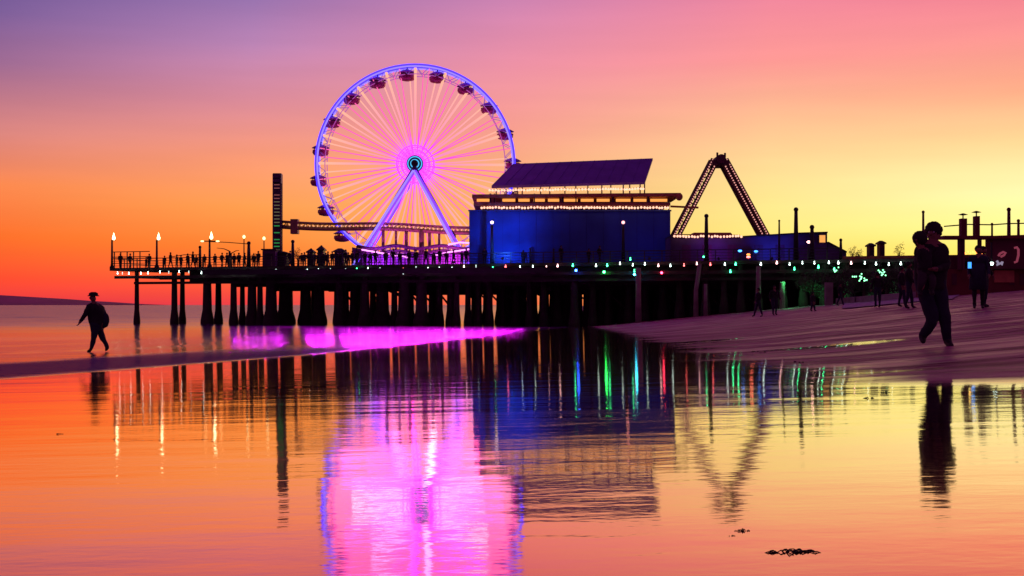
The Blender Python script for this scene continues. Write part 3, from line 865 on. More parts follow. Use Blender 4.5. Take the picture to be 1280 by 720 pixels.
# canopy: inclined slab
fl=P(614.5,235,BD+2); fr_=P(806,230,BD+2); br=P(816,200,BD+9); bl=P(642,207,BD+9)
th=Vector((0,.05,.22))
m=MB()
# subdivided a little, sagging between frames
K=12
for k in range(K):
    s0,s1=k/K,(k+1)/K
    q=[fl.lerp(fr_,s0),fl.lerp(fr_,s1),bl.lerp(br,s1),bl.lerp(br,s0)]
    m.hexa(q+[v+th for v in q])
    m.bar(q[0]+th*1.1, q[3]+th*1.1, .04)
    m.bar(q[0]+th*.5+Vector((0,-.06,0)), q[1]+th*.5+Vector((0,-.06,0)), .1, .3)
m.build('canopy', M['violet_roof'], hall)
for s in (.03,.2,.38,.55,.72,.86,.97):
    m=MB(); p=fl.lerp(fr_,s); q=bl.lerp(br,s*.97)
    m.bar(p+Vector((0,.1,0)),(p.x,p.y+.1,P(0,243,BD+2).z),.14); m.bar(q,(q.x,q.y,P(0,243,BD+9).z),.14); m.build('canopy_post', M['plum'], hall)
for yy_,x0,x1,dz,lab in ((238,612,806,BD+1.2,'rosy white bulbs strung under the violet canopy of the blue hall'),(259.5,602,836,BD-.3,'rosy white bulbs strung along the top edge of the blue wall'),(296.5,0,0,0,None)):
    if lab is None: continue
    ls = empty('light_string', P(x0,yy_,dz), lab, 'string lights')
    n=0; x=x0; pts=[]
    while x<x1:
        y = yy_ + (-2.0*(x-x0)/(x1-x0) if yy_==238 else 0) + random.uniform(-.6,.6)
        m=MB(); m.ball(P(x,y,dz),.15,nu=7,nv=4); m.build('bulb', G['rose'], ls); pts.append(P(x,y-1,dz)); x+=random.uniform(2.8,4.2); n+=1
    m=MB(); m.poly(pts,.03,4); m.build('wire', M['wire'], ls)
# lamps in front of the hall
def hall_lamp(x,y,mt,label):
    D=BD-2.5; p=P(x,y,D)
    t=empty('wall_lamp_post',(p.x,D,ZD),label,'lamp post','globe lamps before the blue hall')
    m=MB(); m.poly([(p.x,D,ZD),(p.x,D,p.z-.3)],[.22,.13],8); m.build('pole',M['dark'],t)
    m=MB(); m.ball(p,.19,.19,.18,12,8); m.build('globe',mt,t)
hall_lamp(615,278,G['wallw'],'globe lamp glowing white before the left part of the blue wall')
hall_lamp(779,278,G['wallp'],'globe lamp glowing rose before the right part of the blue wall')
for x,yt,l in ((597,318,'thin low post at the left foot of the blue wall'),(663,313,'pair like slim post standing before the blue wall left of centre'),(692,314,'slim short post before the middle of the blue wall')):
    mast(x,yt-2,4.5,.16,l)

# ------------------------------------------------------------------ low building to the right
LD=141.0
low=empty('low_building',(P(930,0,LD).x,LD+4,ZD),'low dusky violet building with a rising roof and one warm lit window','building')
outl=[(838.5,296.5),(925,297),(1000,292.5),(1034,291.5),(1035,304),(1058,316)]
m=MB(); pts=[P(x,y,LD) for x,y in outl]
for p,q in zip(pts,pts[1:]):
    if abs(p.x-q.x)<.3: continue
    m.hexa([(p.x,LD,ZD),(q.x,LD,ZD),(q.x,LD+9,ZD),(p.x,LD+9,ZD),(p.x,LD,p.z),(q.x,LD,q.z),(q.x,LD+9,q.z),(p.x,LD+9,p.z)])
m.build('wall',M['low_wall'],low)
m=MB()
for p,q in zip(pts,pts[1:]):
    if abs(p.x-q.x)<.3: continue
    u=Vector((0,-.25,.004)); m.hexa([p+u,q+u,q+Vector((0,9.2,.004)),p+Vector((0,9.2,.004)),p+u+Vector((0,0,.16)),q+u+Vector((0,0,.16)),q+Vector((0,9.2,.16)),p+Vector((0,9.2,.16))])
m.build('roof',M['dark'],low)
m=MB(); a_=P(1024,294,LD); c_=P(1031.5,303,LD); m.box(a_.x,c_.x,LD-.05,LD-.004,c_.z,a_.z); wn=m.build('window',G['window'],low)
m=MB()
for q in ((a_.x-.1,a_.x),(c_.x,c_.x+.1)): m.box(q[0],q[1],LD-.1,LD-.004,c_.z-.1,a_.z+.1)
m.build('frame',M['dark'],wn)
for x in (858,884,915,948,975,1004):
    m=MB(); p=P(x,306,LD); m.box(p.x-.5,p.x+.5,LD-.05,LD-.004,ZD+.05,p.z); m.build('door',M['plum'],low)
m=MB(); 
for x in range(842,925,10):
    p=P(x,293.5,LD+1); m.bar((p.x,p.y,P(x,297,LD).z),(p.x,p.y,p.z),.08)
m.bar(P(842,293,LD+1),P(925,294,LD+1),.1); m.build('roof_rail',M['brown'],low)
m=MB(); a_=P(868,290.5,LD+3); b_2=P(914,290.5,LD+3); m.hexa([(a_.x-.6,LD+3,a_.z-.8),(b_2.x+.6,LD+3,a_.z-.8),(b_2.x+.6,LD+6,a_.z-.8),(a_.x-.6,LD+6,a_.z-.8),(a_.x,LD+3.3,a_.z),(b_2.x,LD+3.3,a_.z),(b_2.x,LD+5.5,a_.z),(a_.x,LD+5.5,a_.z)]); m.build('roof_shelter',M['brown'],low)
ls=empty('light_string',P(842,296,LD-.4),'rosy bulbs strung along the flat roof edge of the low building','string lights')
x=843; pts=[]
while x<928:
    m=MB(); q=P(x,295.6+random.uniform(-.7,.7),LD-.4); m.ball(q,.14,nu=7,nv=4); m.build('bulb',G['rose'],ls); pts.append(q); x+=random.uniform(2.6,4.4)
m=MB(); m.poly(pts,.03,4); m.build('wire',M['wire'],ls)
def lampbox(x,y,mt,label,D=LD-1.2,w=.5,h=.3):
    p=P(x,y,D); t=empty('spotlight',(p.x,D,ZD),label,'spotlight','small coloured spotlights on the pier')
    m=MB(); m.tube((p.x,D,ZD),(p.x,D,p.z-h/2),.05,n=6); m.build('stand',M['dark'],t)
    m=MB(); m.box(p.x-w/2,p.x+w/2,D+.01,D+.35,p.z-h/2,p.z+h/2); m.build('housing',M['dark'],t)
    m=MB(); m.ball((p.x,D,p.z),w*.45,.08,h*.45,8,5); m.build('lens',mt,t)
lampbox(925,313.5,G['blue'],'blue spotlight before the low building, left one of two')
lampbox(945,314.5,G['blue'],'blue spotlight before the low building, nearer the lit window')
lampbox(935.5,318.5,G['amber'],'amber spotlight between the two blue ones')
lampbox(935.5,321.5,G['red'],'red spotlight directly below the amber one',D=LD-2.2)
lampbox(1011,302.5,G['pink'],'pink spotlight under the roof beside the lit window',D=LD-.6)
lampbox(880,321,G['green'],'tiny green spotlight left of the blue ones',D=LD-3,w=.3,h=.2)

# ------------------------------------------------------------------ swinging-ship A-frame
SD=152.0
ap=P(898,201,SD)
sf=empty('swing_ride_frame',(ap.x,SD,ZD),'tall A-shaped steel ride frame outlined with two rows of pale bulbs','ride frame')
G['frame']=glow('frame_led',(1,.42,.36),.9,False)
for y in (-.9,.9):
    for fx in (825,975):
        f=P(fx,312,SD); f.z=ZD
        off=2.0 if fx<898 else -2.0
        a1=Vector((ap.x+(-.55 if fx<898 else .55),SD+y,ap.z)); f1=Vector((P(fx,0,SD).x,SD+y*1.2,ZD))
        m=MB(); side=Vector(((f1-a1).z,0,-(f1-a1).x)).normalized()*.33
        m.bar(a1+side,f1+side,.34); m.bar(a1-side,f1-side,.34)
        n=16
        for k in range(n):
            p=a1.lerp(f1,k/n); q=a1.lerp(f1,(k+1)/n); s_=1 if k%2 else -1
            m.bar(p+side*s_,q-side*s_,.10)
        lg=m.build('leg',M['maroon'],sf)
        if y<0:
            m=MB(); 
            for k in range(46):
                p=a1.lerp(f1,(k+.5)/46)
                for s_ in (-1,1): m.ball(p+side*s_*.8+Vector((0,-.2,0)),.09,nu=6,nv=4)
            m.build('light_row',G['frame'],lg)
m=MB(); m.tube((ap.x,SD-2.2,ap.z),(ap.x,SD+2.2,ap.z),.55,n=14); m.box(ap.x-1.0,ap.x+1.0,SD-1.9,SD+1.9,ap.z-.7,ap.z-.1); m.build('axle',M['maroon'],sf)
m=MB(); m.tube((ap.x-.45,SD-2.0,ap.z+.2),(ap.x-.45,SD-2.0,ap.z+.75),.12,n=6); m.tube((ap.x+.45,SD-2.0,ap.z+.2),(ap.x+.45,SD-2.0,ap.z+.7),.12,n=6); m.build('beacon',M['maroon'],sf)
m=MB(); m.bar(P(838,258,SD-3),P(873,259.5,SD-3),.22); 
o=m.build('walkway_beam',M['brown'],None,origin=P(838,258,SD-3)); tag(o,'slim brown beam bridging the hall gallery and the left leg of the A-shaped ride','beam')

# ------------------------------------------------------------------ right side: far buildings, shrubs
RD=95.0
def gz(x,D): return ground((x-640)/F*D, D)
eb=empty('entrance_building',(P(1290,0,RD).x,RD+4,gz(1290,RD)),'dull plum and red flat roofed building at the right edge of the beach','building')
zb=gz(1260,RD)-.5
def wbox(x0,x1,y0,y1,D,dep,mt,name,parent,yb=None):
    a=P(x0,y0,D); b=P(x1,y1,D); m=MB(); m.box(a.x,b.x,D,D+dep,b.z if yb is None else yb,a.z); return m.build(name,mt,parent)
wbox(1241,1420,298,336,RD,.8,M['plum_wall'],'upper_wall',eb)
wbox(1160,1420,336.5,0,RD+.6,7,M['red_wall'],'lower_wall',eb,zb-1)
a=P(1238,298,RD-.4); b=P(1424,289,RD-.4); m=MB(); m.hexa([(a.x,RD-.4,a.z+.004),(b.x,RD-.4,a.z+.004),(b.x,RD+1.6,a.z+.004),(a.x,RD+1.6,a.z+.004),(a.x+.2,RD-.4,a.z+.2),(b.x,RD-.4,b.z),(b.x,RD+1.6,b.z),(a.x+.2,RD+1.6,a.z+.2)]); m.build('roof',M['red_wall'],eb)
wbox(1180,1240,294.5,298.5,RD-.2,1.6,M['red_wall'],'lintel',eb)
for x in (1199,1203,1224,1234): wbox(x,x+3.2,299,337,RD+.1,.4,M['plum_wall'],'column',eb)
wbox(1183,1200,320,340,RD+1,1,M['plum_wall'],'low_wall',eb)
for x in (1190,1262,1275): wbox(x,x+6,342,356,RD+.55,.1,M['plum_wall'],'pier_panel',eb)
wbox(1243,1268,338,353,RD+.50,.1,M['brown'],'shutter',eb)
for x0,x1 in ((1202,1209),(1219,1224),(1225.5,1227)):
    pass
def stack(x0,x1,y0,label):
    D=RD+2; a=P(x0,y0,D); b=P(x1,294,D)
    t=empty('chimney_stack',((a.x+b.x)/2,D,b.z),label,'chimney','stacks on the entrance roof')
    m=MB(); m.box(a.x,b.x,D,D+.6,b.z-.3,a.z); m.build('shaft',M['red_wall'],t)
    m=MB(); c=(a.x+b.x)/2; m.lathe((c,D+.3,a.z+.25),[(.1,0),(.38,.05),(.05,.16)],12); m.tube((c,D+.3,a.z),(c,D+.3,a.z+.26),.05); m.build('cowl',M['dark'],t)
stack(1202,1209,273,'wide left roof stack with a thin flat cowl on the right edge structure')
stack(1219.5,1225,270,'narrow right roof stack with a wide dark cowl on the right edge structure')
def rpole(x,yt,D,r,label):
    z0=gz(x,D) if D<120 else ZD
    mast(x,yt,0,r,label,'pole',z0,D,M['maroon'],'mast')
rpole(1154,265,112,.16,'thin tall mast directly behind the adult carrying the child')
rpole(1261,262,100,.2,'tall dark mast rising behind the plum roof at the right edge')
rpole(1273,276,100,.16,'shorter mast with round top nearest the right picture edge')
rpole(1240,280,99,.12,'short thin mast at the left end of the plum roof')
cable([P(1180,283,101),P(1210,280.5,100),P(1240,281,99.5),P(1261,279.5,99),P(1290,279,98)],'thin dark cable strung between the masts above the plum roof',.05)
def shape_light(x,y,mt,label,pts,D=RD-.3):
    t=MB(); t.poly([P(x+a_,y+b_2,D) for a_,b_2 in pts],.09,6); o=t.build('neon_sign',mt,None,origin=P(x,y,D)); tag(o,label,'neon sign','neon squiggles on the plum wall')
G['neonp']=glow('neon_pink',(1,.18,.30),.2); G['neonw']=glow('neon_white',(.8,.7,1),.3)
shape_light(1252,318,G['neonp'],'pink neon squiggle on the plum wall, left one',[(-4,2),(-2,-1),(2,-3),(5,-2),(3,1),(-1,3)])
shape_light(1270,315,G['neonp'],'pink neon hook on the plum wall close to the picture edge',[(-2,-5),(1,-6),(3,-3),(3,4),(1,12),(-2,13)])
shape_light(1248,329,G['neonw'],'pale white neon zigzag low on the plum wall',[(-2,-3),(0,0),(-2,2),(3,0),(4,2),(5,-2)])
lampbox(1239.5,329.5,G['white'],'tiny white spotlight low on the plum wall beside the pale neon zigzag',D=RD-.5,w=.35,h=.3)
for i,(x,y) in enumerate(((1211,322),(1218,320),(1230,321),(1236,317))):
    pass
fd=empty('light_string',P(1204,316,RD+3),'orange red bulbs strung behind the columns at the right edge structure','string lights')
m=MB(); pts=[]
for x in range(1204,1240,3):
    q=P(x,315.5+1.5*math.sin(x),RD+3); mm=MB(); mm.ball(q,.1,nu=6,nv=4); mm.build('bulb',G['amber'],fd); pts.append(q)
m.poly(pts,.03,4); m.build('wire',M['wire'],fd)
# boxes on the horizon
for x0,x1,y0,l in ((1087,1093,308,'small square hut on the pier skyline, left one of two'),(1100,1106,305,'taller narrow hut on the pier skyline, right one of two')):
    t=boxthing('hut',x0,x1,y0,324,14,1.2,M['maroon'],l,'hut',.4)
for x,y,w,l in ((1066,307,14,'low palm like bush on the pier skyline right of the sloping roof'),(1074,311,12,'round bush on the pier skyline left of the square hut'),(1124,303,16,'loose bush on the pier skyline behind the small child')):
    p=front(x,16); tree('bush',x,322,y,p.y,w,l,'bush',ZD,220)
# shrubs below the pier edge, green lit
for i,(x,yt,yb,D,w,l) in enumerate(((1016,338,392,126,48,'wide green lit shrub mass nearest the grey post'),(1052,336,372,118,40,'green lit shrub right of the grey post'),(1080,339,368,112,40,'green lit shrub with a cluster of bulbs low in it'),(1108,335,366,108,42,'green lit shrub left of the child with a bright bulb cluster'),(1140,338,366,106,34,'dark shrub behind the adult carrying the child'))):
    z0=gz(x,D); tree('shrub',x,yb,yt,D,w,l,'shrub',z0-.1,1500,'shrubs below the pier edge',.22)
for cx,cy,n,D,l in ((1076,348,14,109,'green white bulb cluster in the low shrub'),(1104,341,10,105,'green white bulb cluster in the shrub left of the child'),(1043,338,6,114,'small bulb cluster in the shrub right of the grey post')):
    ls=empty('light_string',P(cx,cy,D-2.4),l,'string lights'); pts=[]
    for k in range(n):
        q=P(cx+random.gauss(0,4.5),cy+random.gauss(0,2.2),D-2.5); pts.append(q); m=MB(); m.ball(q,.065,nu=7,nv=4); m.build('bulb',G['shrub'],ls)
    pts.sort(key=lambda p:p.x); m=MB(); m.poly(pts,.02,4); m.build('wire',M['wire'],ls)
# faint grey posts in front of the pier
for x,yt,yb,r,l in ((870,330,396,.24,'grey lit post under the pier with a kink, below the A-shaped ride'),(882,355,396,.20,'short grey post just right of the kinked one'),(948,333,392,.26,'grey lit post under the pier below the blue spotlights'),(978,352,391,.26,'pale grey post left of the wide green shrub'),(798,335,402,.3,'thick dark post in front of the pier below the blue hall')):
    p=front(x,-1.2); z0=ground(p.x,p.y); z1=P(x,yt,p.y).z
    m=MB(); m.poly([(p.x,p.y,z0-.2),(p.x,p.y,(z0+z1)/2),(p.x+(.4 if x==870 else 0),p.y,z1)],[r*1.2,r,r*.9],9); o=m.build('timber_post',M['concrete'],None,origin=(p.x,p.y,z0)); tag(o,l,'post','posts standing in front of the pier')
p=P(1037,0,115); z0=gz(1037,115); m=MB(); m.box(p.x-.32,p.x+.32,115,115.6,z0-.2,P(0,353,115).z); o=m.build('utility_cabinet',M['concrete'],None,origin=(p.x,115.3,z0)); tag(o,'pale grey upright cabinet at the edge of the shrubs','cabinet')
# low retaining kerb wall
m=MB(); pr=None
for x,D in ((1046,118),(1070,110),(1100,104),(1125,100),(1165,97)):
    q=Vector(((x-640)/F*D,D,gz(x,D)))
    if pr is not None: m.hexa([pr+Vector((0,0,-.3)),q+Vector((0,0,-.3)),q+Vector((0,.4,-.3)),pr+Vector((0,.4,-.3)),pr+Vector((0,0,.55)),q+Vector((0,0,.55)),q+Vector((0,.4,.55)),pr+Vector((0,.4,.55))])
    pr=q
o=m.build('retaining_wall',M['concrete'],None,origin=(P(1100,0,104).x,104,gz(1100,104))); tag(o,'low concrete retaining wall between the shrubs and the pale path','wall')

# ------------------------------------------------------------------ people
def skin_body(name, J, E, root, groups, mats, sub=1):
    """J: name -> (pos, radius); E: edges; groups: list of (set of joints, material index)"""
    names=list(J); idx={n:i for i,n in enumerate(names)}
    me=bpy.data.meshes.new(name); me.from_pydata([tuple(J[n][0]) for n in names],[(idx[a],idx[b]) for a,b in E],[])
    ob=bpy.data.objects.new(name,me); C.objects.link(ob)
    ob.modifiers.new('s','SKIN'); ob.modifiers.new('u','SUBSURF').levels=sub
    if not me.skin_vertices: 
        bm=bmesh.new(); bm.from_mesh(me); bm.verts.layers.skin.verify(); bm.to_mesh(me); bm.free()
    for i,n in enumerate(names):
        r=J[n][1]; r=(r,r) if not isinstance(r,tuple) else r
        if n[:2] in ('pe','be','ch','up','sh','el','wr','hi','kn','an','ba','to','ne'): r=(r[0]*1.25,r[1]*1.25)
        me.skin_vertices[0].data[i].radius=r; me.skin_vertices[0].data[i].use_root=(n==root)
    bpy.context.view_layer.update()
    dg=bpy.context.evaluated_depsgraph_get()
    new=bpy.data.meshes.new_from_object(ob.evaluated_get(dg))
    bpy.data.objects.remove(ob)
    new.materials.clear()
    for m_ in mats: new.materials.append(m_)
    segs=[]
    for a,b in E:
        gi=0
        for s,g in groups:
            if b in s: gi=g
        segs.append((Vector(J[a][0]),Vector(J[b][0]),gi))
    for p in new.polygons:
        c=p.center; best=1e9; g=0
        for a,b,gi in segs:
            d=b-a; t=max(0,min(1,(c-a).dot(d)/max(d.length_squared,1e-9))); q=(c-(a+d*t)).length
            if q<best: best=q; g=gi
        p.material_index=g; p.use_smooth=True
    vm_={}
    for p in new.polygons:
        for v in p.vertices: vm_[v]=max(vm_.get(v,0),1 if p.material_index in (0,2) else 0)
    nrm=[v.normal.copy() for v in new.vertices]
    for i,v in enumerate(new.vertices):
        if vm_.get(i):
            q=v.co; k=noise.noise(Vector((q.x*9,q.y*9,q.z*6)))*.014+noise.noise(Vector((q.x*24,q.y*24,q.z*17+3)))*.007
            v.co=q+nrm[i]*k
    new.name=name
    return new

def hand(J,E,pre,wrist,wp,dirv,side,curl=.5):
    """palm and five curled fingers; dirv: pointing direction of the hand, side: thumb side vector"""
    d=Vector(dirv).normalized(); s=Vector(side); s=(s-d*s.dot(d)).normalized(); n=d.cross(s)
    pm=Vector(wp)+d*.055; J[pre+'palm']=(pm,(.036,.020)); E.append((wrist,pre+'palm'))
    for k,(o,l) in enumerate(((.030,.072),(.011,.082),(-.010,.076),(-.029,.058))):
        b=pm+d*.035+s*o; J[f'{pre}k{k}']=(b,.010); E.append((pre+'palm',f'{pre}k{k}'))
        q=b+d*l*.55+n*l*.2*curl; J[f'{pre}m{k}']=(q,.0085); E.append((f'{pre}k{k}',f'{pre}m{k}'))
        q2=q+d*l*.35+n*l*.5*curl; J[f'{pre}t{k}']=(q2,.007); E.append((f'{pre}m{k}',f'{pre}t{k}'))
    b=pm+s*.036-d*.015; J[pre+'th0']=(b,.012); E.append((pre+'palm',pre+'th0'))
    q=b+(s*.6+d*.8)*.04; J[pre+'th1']=(q,.010); E.append((pre+'th0',pre+'th1'))
    return [n_ for n_ in J if n_.startswith(pre)]

def person_from(J,E,label,mats,group=None,hair=None,loc=(0,0,0),fingers=True,extra=None,sub=1):
    """J holds body joints in metres relative to the feet point"""
    E=list(E); hs=set()
    if fingers:
        for sd in ('l','r'):
            w=Vector(J['wr'+sd][0]); e=Vector(J['el'+sd][0]); th=Vector((0,-1,0)) if abs((w-e).normalized().y)<.8 else Vector((0,0,1))
            hs|=set(hand(J,E,'h'+sd,'wr'+sd,w,(w-e),th))
    skin={'neck','jaw','face','crown','nose','earl','earr','necktop'}|hs
    legs={'hipl','hipr','knl','knr','anl','anr'}; shoes={'heell','heelr','toel','toer','balll','ballr'}
    gr=[(skin,1),(legs,2),(shoes,3)]
    me=skin_body('person',J,E,'pelvis',gr,mats,sub)
    ob=bpy.data.objects.new('person',me); C.objects.link(ob); ob.location=loc
    tag(ob,label,'person',group)
    return ob
def body_edges():
    E=[('pelvis','belly'),('belly','chest'),('chest','upchest'),('upchest','neck'),('neck','necktop'),('necktop','face'),('face','crown'),('face','jaw'),('face','nose')]
    for s in 'lr':
        E+=[('upchest','sh'+s),('sh'+s,'el'+s),('el'+s,'wr'+s),('pelvis','hip'+s),('hip'+s,'kn'+s),('kn'+s,'an'+s),('an'+s,'ball'+s),('ball'+s,'toe'+s),('face','ear'+s)]
    return E
def head_joints(J,hc,fd,k=1.0,neck=None):
    """hc head centre, fd facing direction"""
    f=Vector(fd).normalized(); up=Vector((0,0,1)); s=f.cross(up).normalized()
    hc=Vector(hc)
    J['necktop']=(hc-up*.085*k-f*.015*k,.052*k)
    J['face']=(hc,(.080*k,.092*k)); J['crown']=(hc+up*.065*k-f*.01*k,(.066*k,.076*k))
    J['jaw']=(hc-up*.068*k+f*.045*k,.040*k); J['nose']=(hc+f*.105*k-up*.005*k,.012*k)
    J['earl']=(hc+s*.090*k,.014*k); J['earr']=(hc-s*.090*k,.014*k)
def eyes(ob,hc,fd,k=1):
    f=Vector(fd).normalized(); s=f.cross(Vector((0,0,1))).normalized(); hc=Vector(hc)
    for q in (-1,1):
        m=MB(); m.ball(ob.location+hc+f*.080*k+s*.032*k*q+Vector((0,0,.012*k)),.012*k,nu=8,nv=6); m.build('eye',M['eye'],ob)
def hairball(ob,hc,r,rz,jit,back=(0,0,0)):
    m=MB(); m.ball(ob.location+Vector(hc)+Vector(back),r,r,rz,28,18,jit); return m.build('hair',M['hair'],ob)

# --- adult carrying child
foot=hit(1186,432); AD=foot.y; pxm=AD/F
def q_(x,y,d=0): # joint from photo pixel, relative to the foot point
    return P(x,y,AD)-foot+Vector((0,d,0))
J={'pelvis':(q_(1163,356),(.185,.14)),'belly':(q_(1163,342),(.18,.14)),'chest':(q_(1164,325),(.20,.15)),'upchest':(q_(1164.5,312),(.16,.12)),
 'neck':(q_(1165,303.5),.058),'shr':(q_(1178.5,311,0),.068),'shl':(q_(1151.5,311,-.02),.068),
 'elr':(q_(1181.5,333,-.06),.048),'wrr':(q_(1166,340,-.26),.032),'ell':(q_(1148.5,332,-.10),.048),'wrl':(q_(1146,344,-.28),.032),
 'hipr':(q_(1170,362),.118),'hipl':(q_(1156,362),.118),'knr':(q_(1178.5,394,-.05),.072),'knl':(q_(1164.5,400,-.08),.072),
 'anr':(q_(1185,427,.02),.048),'anl':(q_(1157,421,.14),.048),
 'ballr':(q_(1184.5,431.3,-.10),.035),'toer':(q_(1184,431.6,-.18),.025),'balll':(q_(1155.5,426,.06),.035),'toel':(q_(1154,427.5,-.01),.025)}
# bend the arms a little more towards the child
J['wrr']=(q_(1160,337,-.30),.032); J['wrl']=(q_(1147,350,-.22),.032)
hc=q_(1165.5,292,-.02); head_joints(J,hc,(-.5,-.8,0))
J['necktop']=(hc+Vector((0,0,-.085)),.052)
adult=person_from(J,body_edges(),'adult in dark clothes with round bushy hair stepping across the sand while carrying a child',[M['black_cloth'],M['skin'],M['navy_cloth'],M['shoe']],loc=foot,sub=2)
eyes(adult,hc,(-.5,-.8,0)); hairball(adult,hc,.112,.115,.08,(.02,.025,.045))
m=MB() # loose jacket hem
o_=foot+q_(1163,0); 
m.lathe((foot+q_(1163.5,362)),[(.185,0),(.19,.04),(.178,.18),(.17,.3)],18); m.build('jacket_hem',M['black_cloth'],adult)
# --- child
Jc={'pelvis':(q_(1150.5,340,-.22),(.085,.08)),'belly':(q_(1150,333,-.22),(.085,.08)),'chest':(q_(1149.5,324,-.20),(.09,.08)),'upchest':(q_(1149,317,-.19),(.075,.065)),
 'neck':(q_(1146.5,311,-.19),.036),'shr':(q_(1154,316.5,-.16),.042),'shl':(q_(1144,316.5,-.22),.042),
 'elr':(q_(1160,314,-.13),.030),'wrr':(q_(1165,309,-.13),.022),'ell':(q_(1141.5,327,-.24),.030),'wrl':(q_(1147,334,-.30),.022),
 'hipr':(q_(1153.5,343,-.20),.06),'hipl':(q_(1147,343,-.24),.06),'knr':(q_(1158,351,-.30),.043),'knl':(q_(1143.5,353,-.30),.043),
 'anr':(q_(1156,364,-.26),.030),'anl':(q_(1142,365,-.24),.030),'ballr':(q_(1155,367,-.32),.026),'toer':(q_(1154.5,367.5,-.37),.02),'balll':(q_(1141,368,-.30),.026),'toel':(q_(1140.5,368.5,-.35),.02)}
hcc=q_(1143.5,300.5,-.19); head_joints(Jc,hcc,(-.7,-.6,0),.80)
child=person_from(Jc,body_edges(),'small child with round curly hair held against the chest of the walking adult',[M['black_cloth'],M['skin'],M['grey_cloth'],M['shoe']],loc=foot,fingers=False,sub=2)
eyes(child,hcc,(-.7,-.6,0),.8); hairball(child,hcc,.098,.098,.06,(.01,.01,.018))

# --- walker at the left
fw=hit(116,440,lambda X,Y: max(ground(X,Y),seaz(X,Y))); WDn=fw.y
def w_(x,y,d=0): return P(x,y,WDn)-fw+Vector((0,d,0))
J={'pelvis':(w_(121,408),(.15,.13)),'belly':(w_(121,401),(.20,.16)),'chest':(w_(120,391),(.22,.16)),'upchest':(w_(118.5,383),(.17,.13)),
 'neck':(w_(117.3,378.5),.06),'shl':(w_(113.5,384,-.16),.075),'shr':(w_(123.5,384,.16),.075),
 'ell':(w_(109,394,-.22),.056),'wrl':(w_(104.3,401.5,-.24),.038),'elr':(w_(128.5,395,.22),.056),'wrr':(w_(128,405,.18),.038),
 'hipl':(w_(120,411,-.08),.10),'hipr':(w_(122.5,411,.08),.10),'knl':(w_(118.5,424,-.10),.062),'knr':(w_(127,423,.1),.062),
 'anl':(w_(115.2,437,-.1),.044),'anr':(w_(133,434.5,.1),.044),'balll':(w_(112.5,439.2,-.12),.038),'toel':(w_(110.5,439.4,-.12),.028),'ballr':(w_(131.8,437.6,.1),.036),'toer':(w_(130,438.6,.1),.028)}
J['heelr']=(w_(134.5,436.5,.1),.036)
E=body_edges()+[('anr','heelr')]
hc=w_(116.3,372.3,0); head_joints(J,hc,(-1,-.1,0),1.05)
walker=person_from(J,E,'person in a brimmed hat walking left through the shallow surf with a bag',[M['black_cloth'],M['skin'],M['navy_cloth'],M['shoe']],loc=fw,sub=2)
eyes(walker,hc,(-1,-.1,0),1.05)
m=MB(); m.lathe(fw+hc+Vector((.01,0,.045)),[(.155,0),(.165,.012),(.13,.03),(.12,.09),(.06,.12)],20); m.build('hat',M['black_cloth'],walker)
m=MB(); m.ball(fw+w_(129,400,.05),.16,.12,.23,14,10); m.ball(fw+w_(131,405,.05),.09,.09,.1,10,8)
m.poly([fw+w_(127,393,.05),fw+w_(121,384,.18),fw+w_(116,383,-.1)],[.018]*3,6)
bag=m.build('shoulder_bag',M['navy_cloth'],None,origin=fw+w_(129,403,.05)); tag(bag,'dark rounded shoulder bag on the back of the hat wearing walker','bag')

# --- generic standing / walking people
def generic(stride=.0,arm=.1,hh=1.0,fd=(0,-1,0),wide=1.0):
    f=Vector(fd).normalized(); s=f.cross(Vector((0,0,1))).normalized()
    def v(a,b,z): return (s*a*wide+f*b+Vector((0,0,z)))*hh
    J={'pelvis':(v(0,0,.95),(.15,.11)),'belly':(v(0,0,1.08),(.14,.11)),'chest':(v(0,0,1.26),(.16,.11)),'upchest':(v(0,0,1.40),(.12,.09)),'neck':(v(0,.01,1.48),.055)}
    for n,q in (('l',1),('r',-1)):
        st=stride*q
        J['sh'+n]=(v(.18*q,0,1.40),.065); J['el'+n]=(v(.23*q,-st*.5-.02,1.13),.046); J['wr'+n]=(v(.23*q,-st*.8+arm,.92),.032)
        J['hip'+n]=(v(.09*q,0,.88),.092); J['kn'+n]=(v(.10*q,st*.5+.03,.49),.06); J['an'+n]=(v(.10*q,st,.09),.042)
        J['ball'+n]=(v(.105*q,st+.10,.04),.036); J['toe'+n]=(v(.105*q,st+.17,.03),.026)
    hc=v(0,.02,1.625); head_joints(J,hc,fd,hh); return J,hc
def far_person(x,yfoot,label,stride=.0,fd=(0,-1,0),hh=1.0,mats=None,wide=1.0,D=None,arm=.1,long=False):
    p=hit(x,yfoot) if D is None else Vector(((x-640)/F*D,D,gz(x,D)))
    J,hc=generic(stride,arm,hh,fd,wide)
    o=person_from(J,body_edges(),label,mats or [M['black_cloth'],M['skin'],M['navy_cloth'],M['shoe']],loc=p,sub=1)
    hairball(o,hc,.100*hh,.105*hh,.03,-Vector(fd).normalized()*.03+Vector((0,0,.035)))
    return o,p
o,pp_=far_person(1223,386,'person in a long dark coat holding a blue glowing phone near the entrance structure',.12,(-.3,-1,0),1.04,[M['navy_cloth'],M['skin'],M['black_cloth'],M['shoe']],1.1,arm=.3)
m=MB(); m.lathe(pp_+Vector((0,0,.55)),[(.26,0),(.24,.4),(.20,.75)],14); m.build('coat',M['navy_cloth'],o)
m=MB(); c=P(1212,331.5,pp_.y-.25); m.box(c.x-.06,c.x+.06,c.y,c.y+.015,c.z-.10,c.z+.10); ph=m.build('phone',M['dark'],None,origin=c); tag(ph,'phone with a blue glowing screen in the hand of the long coated person','phone')
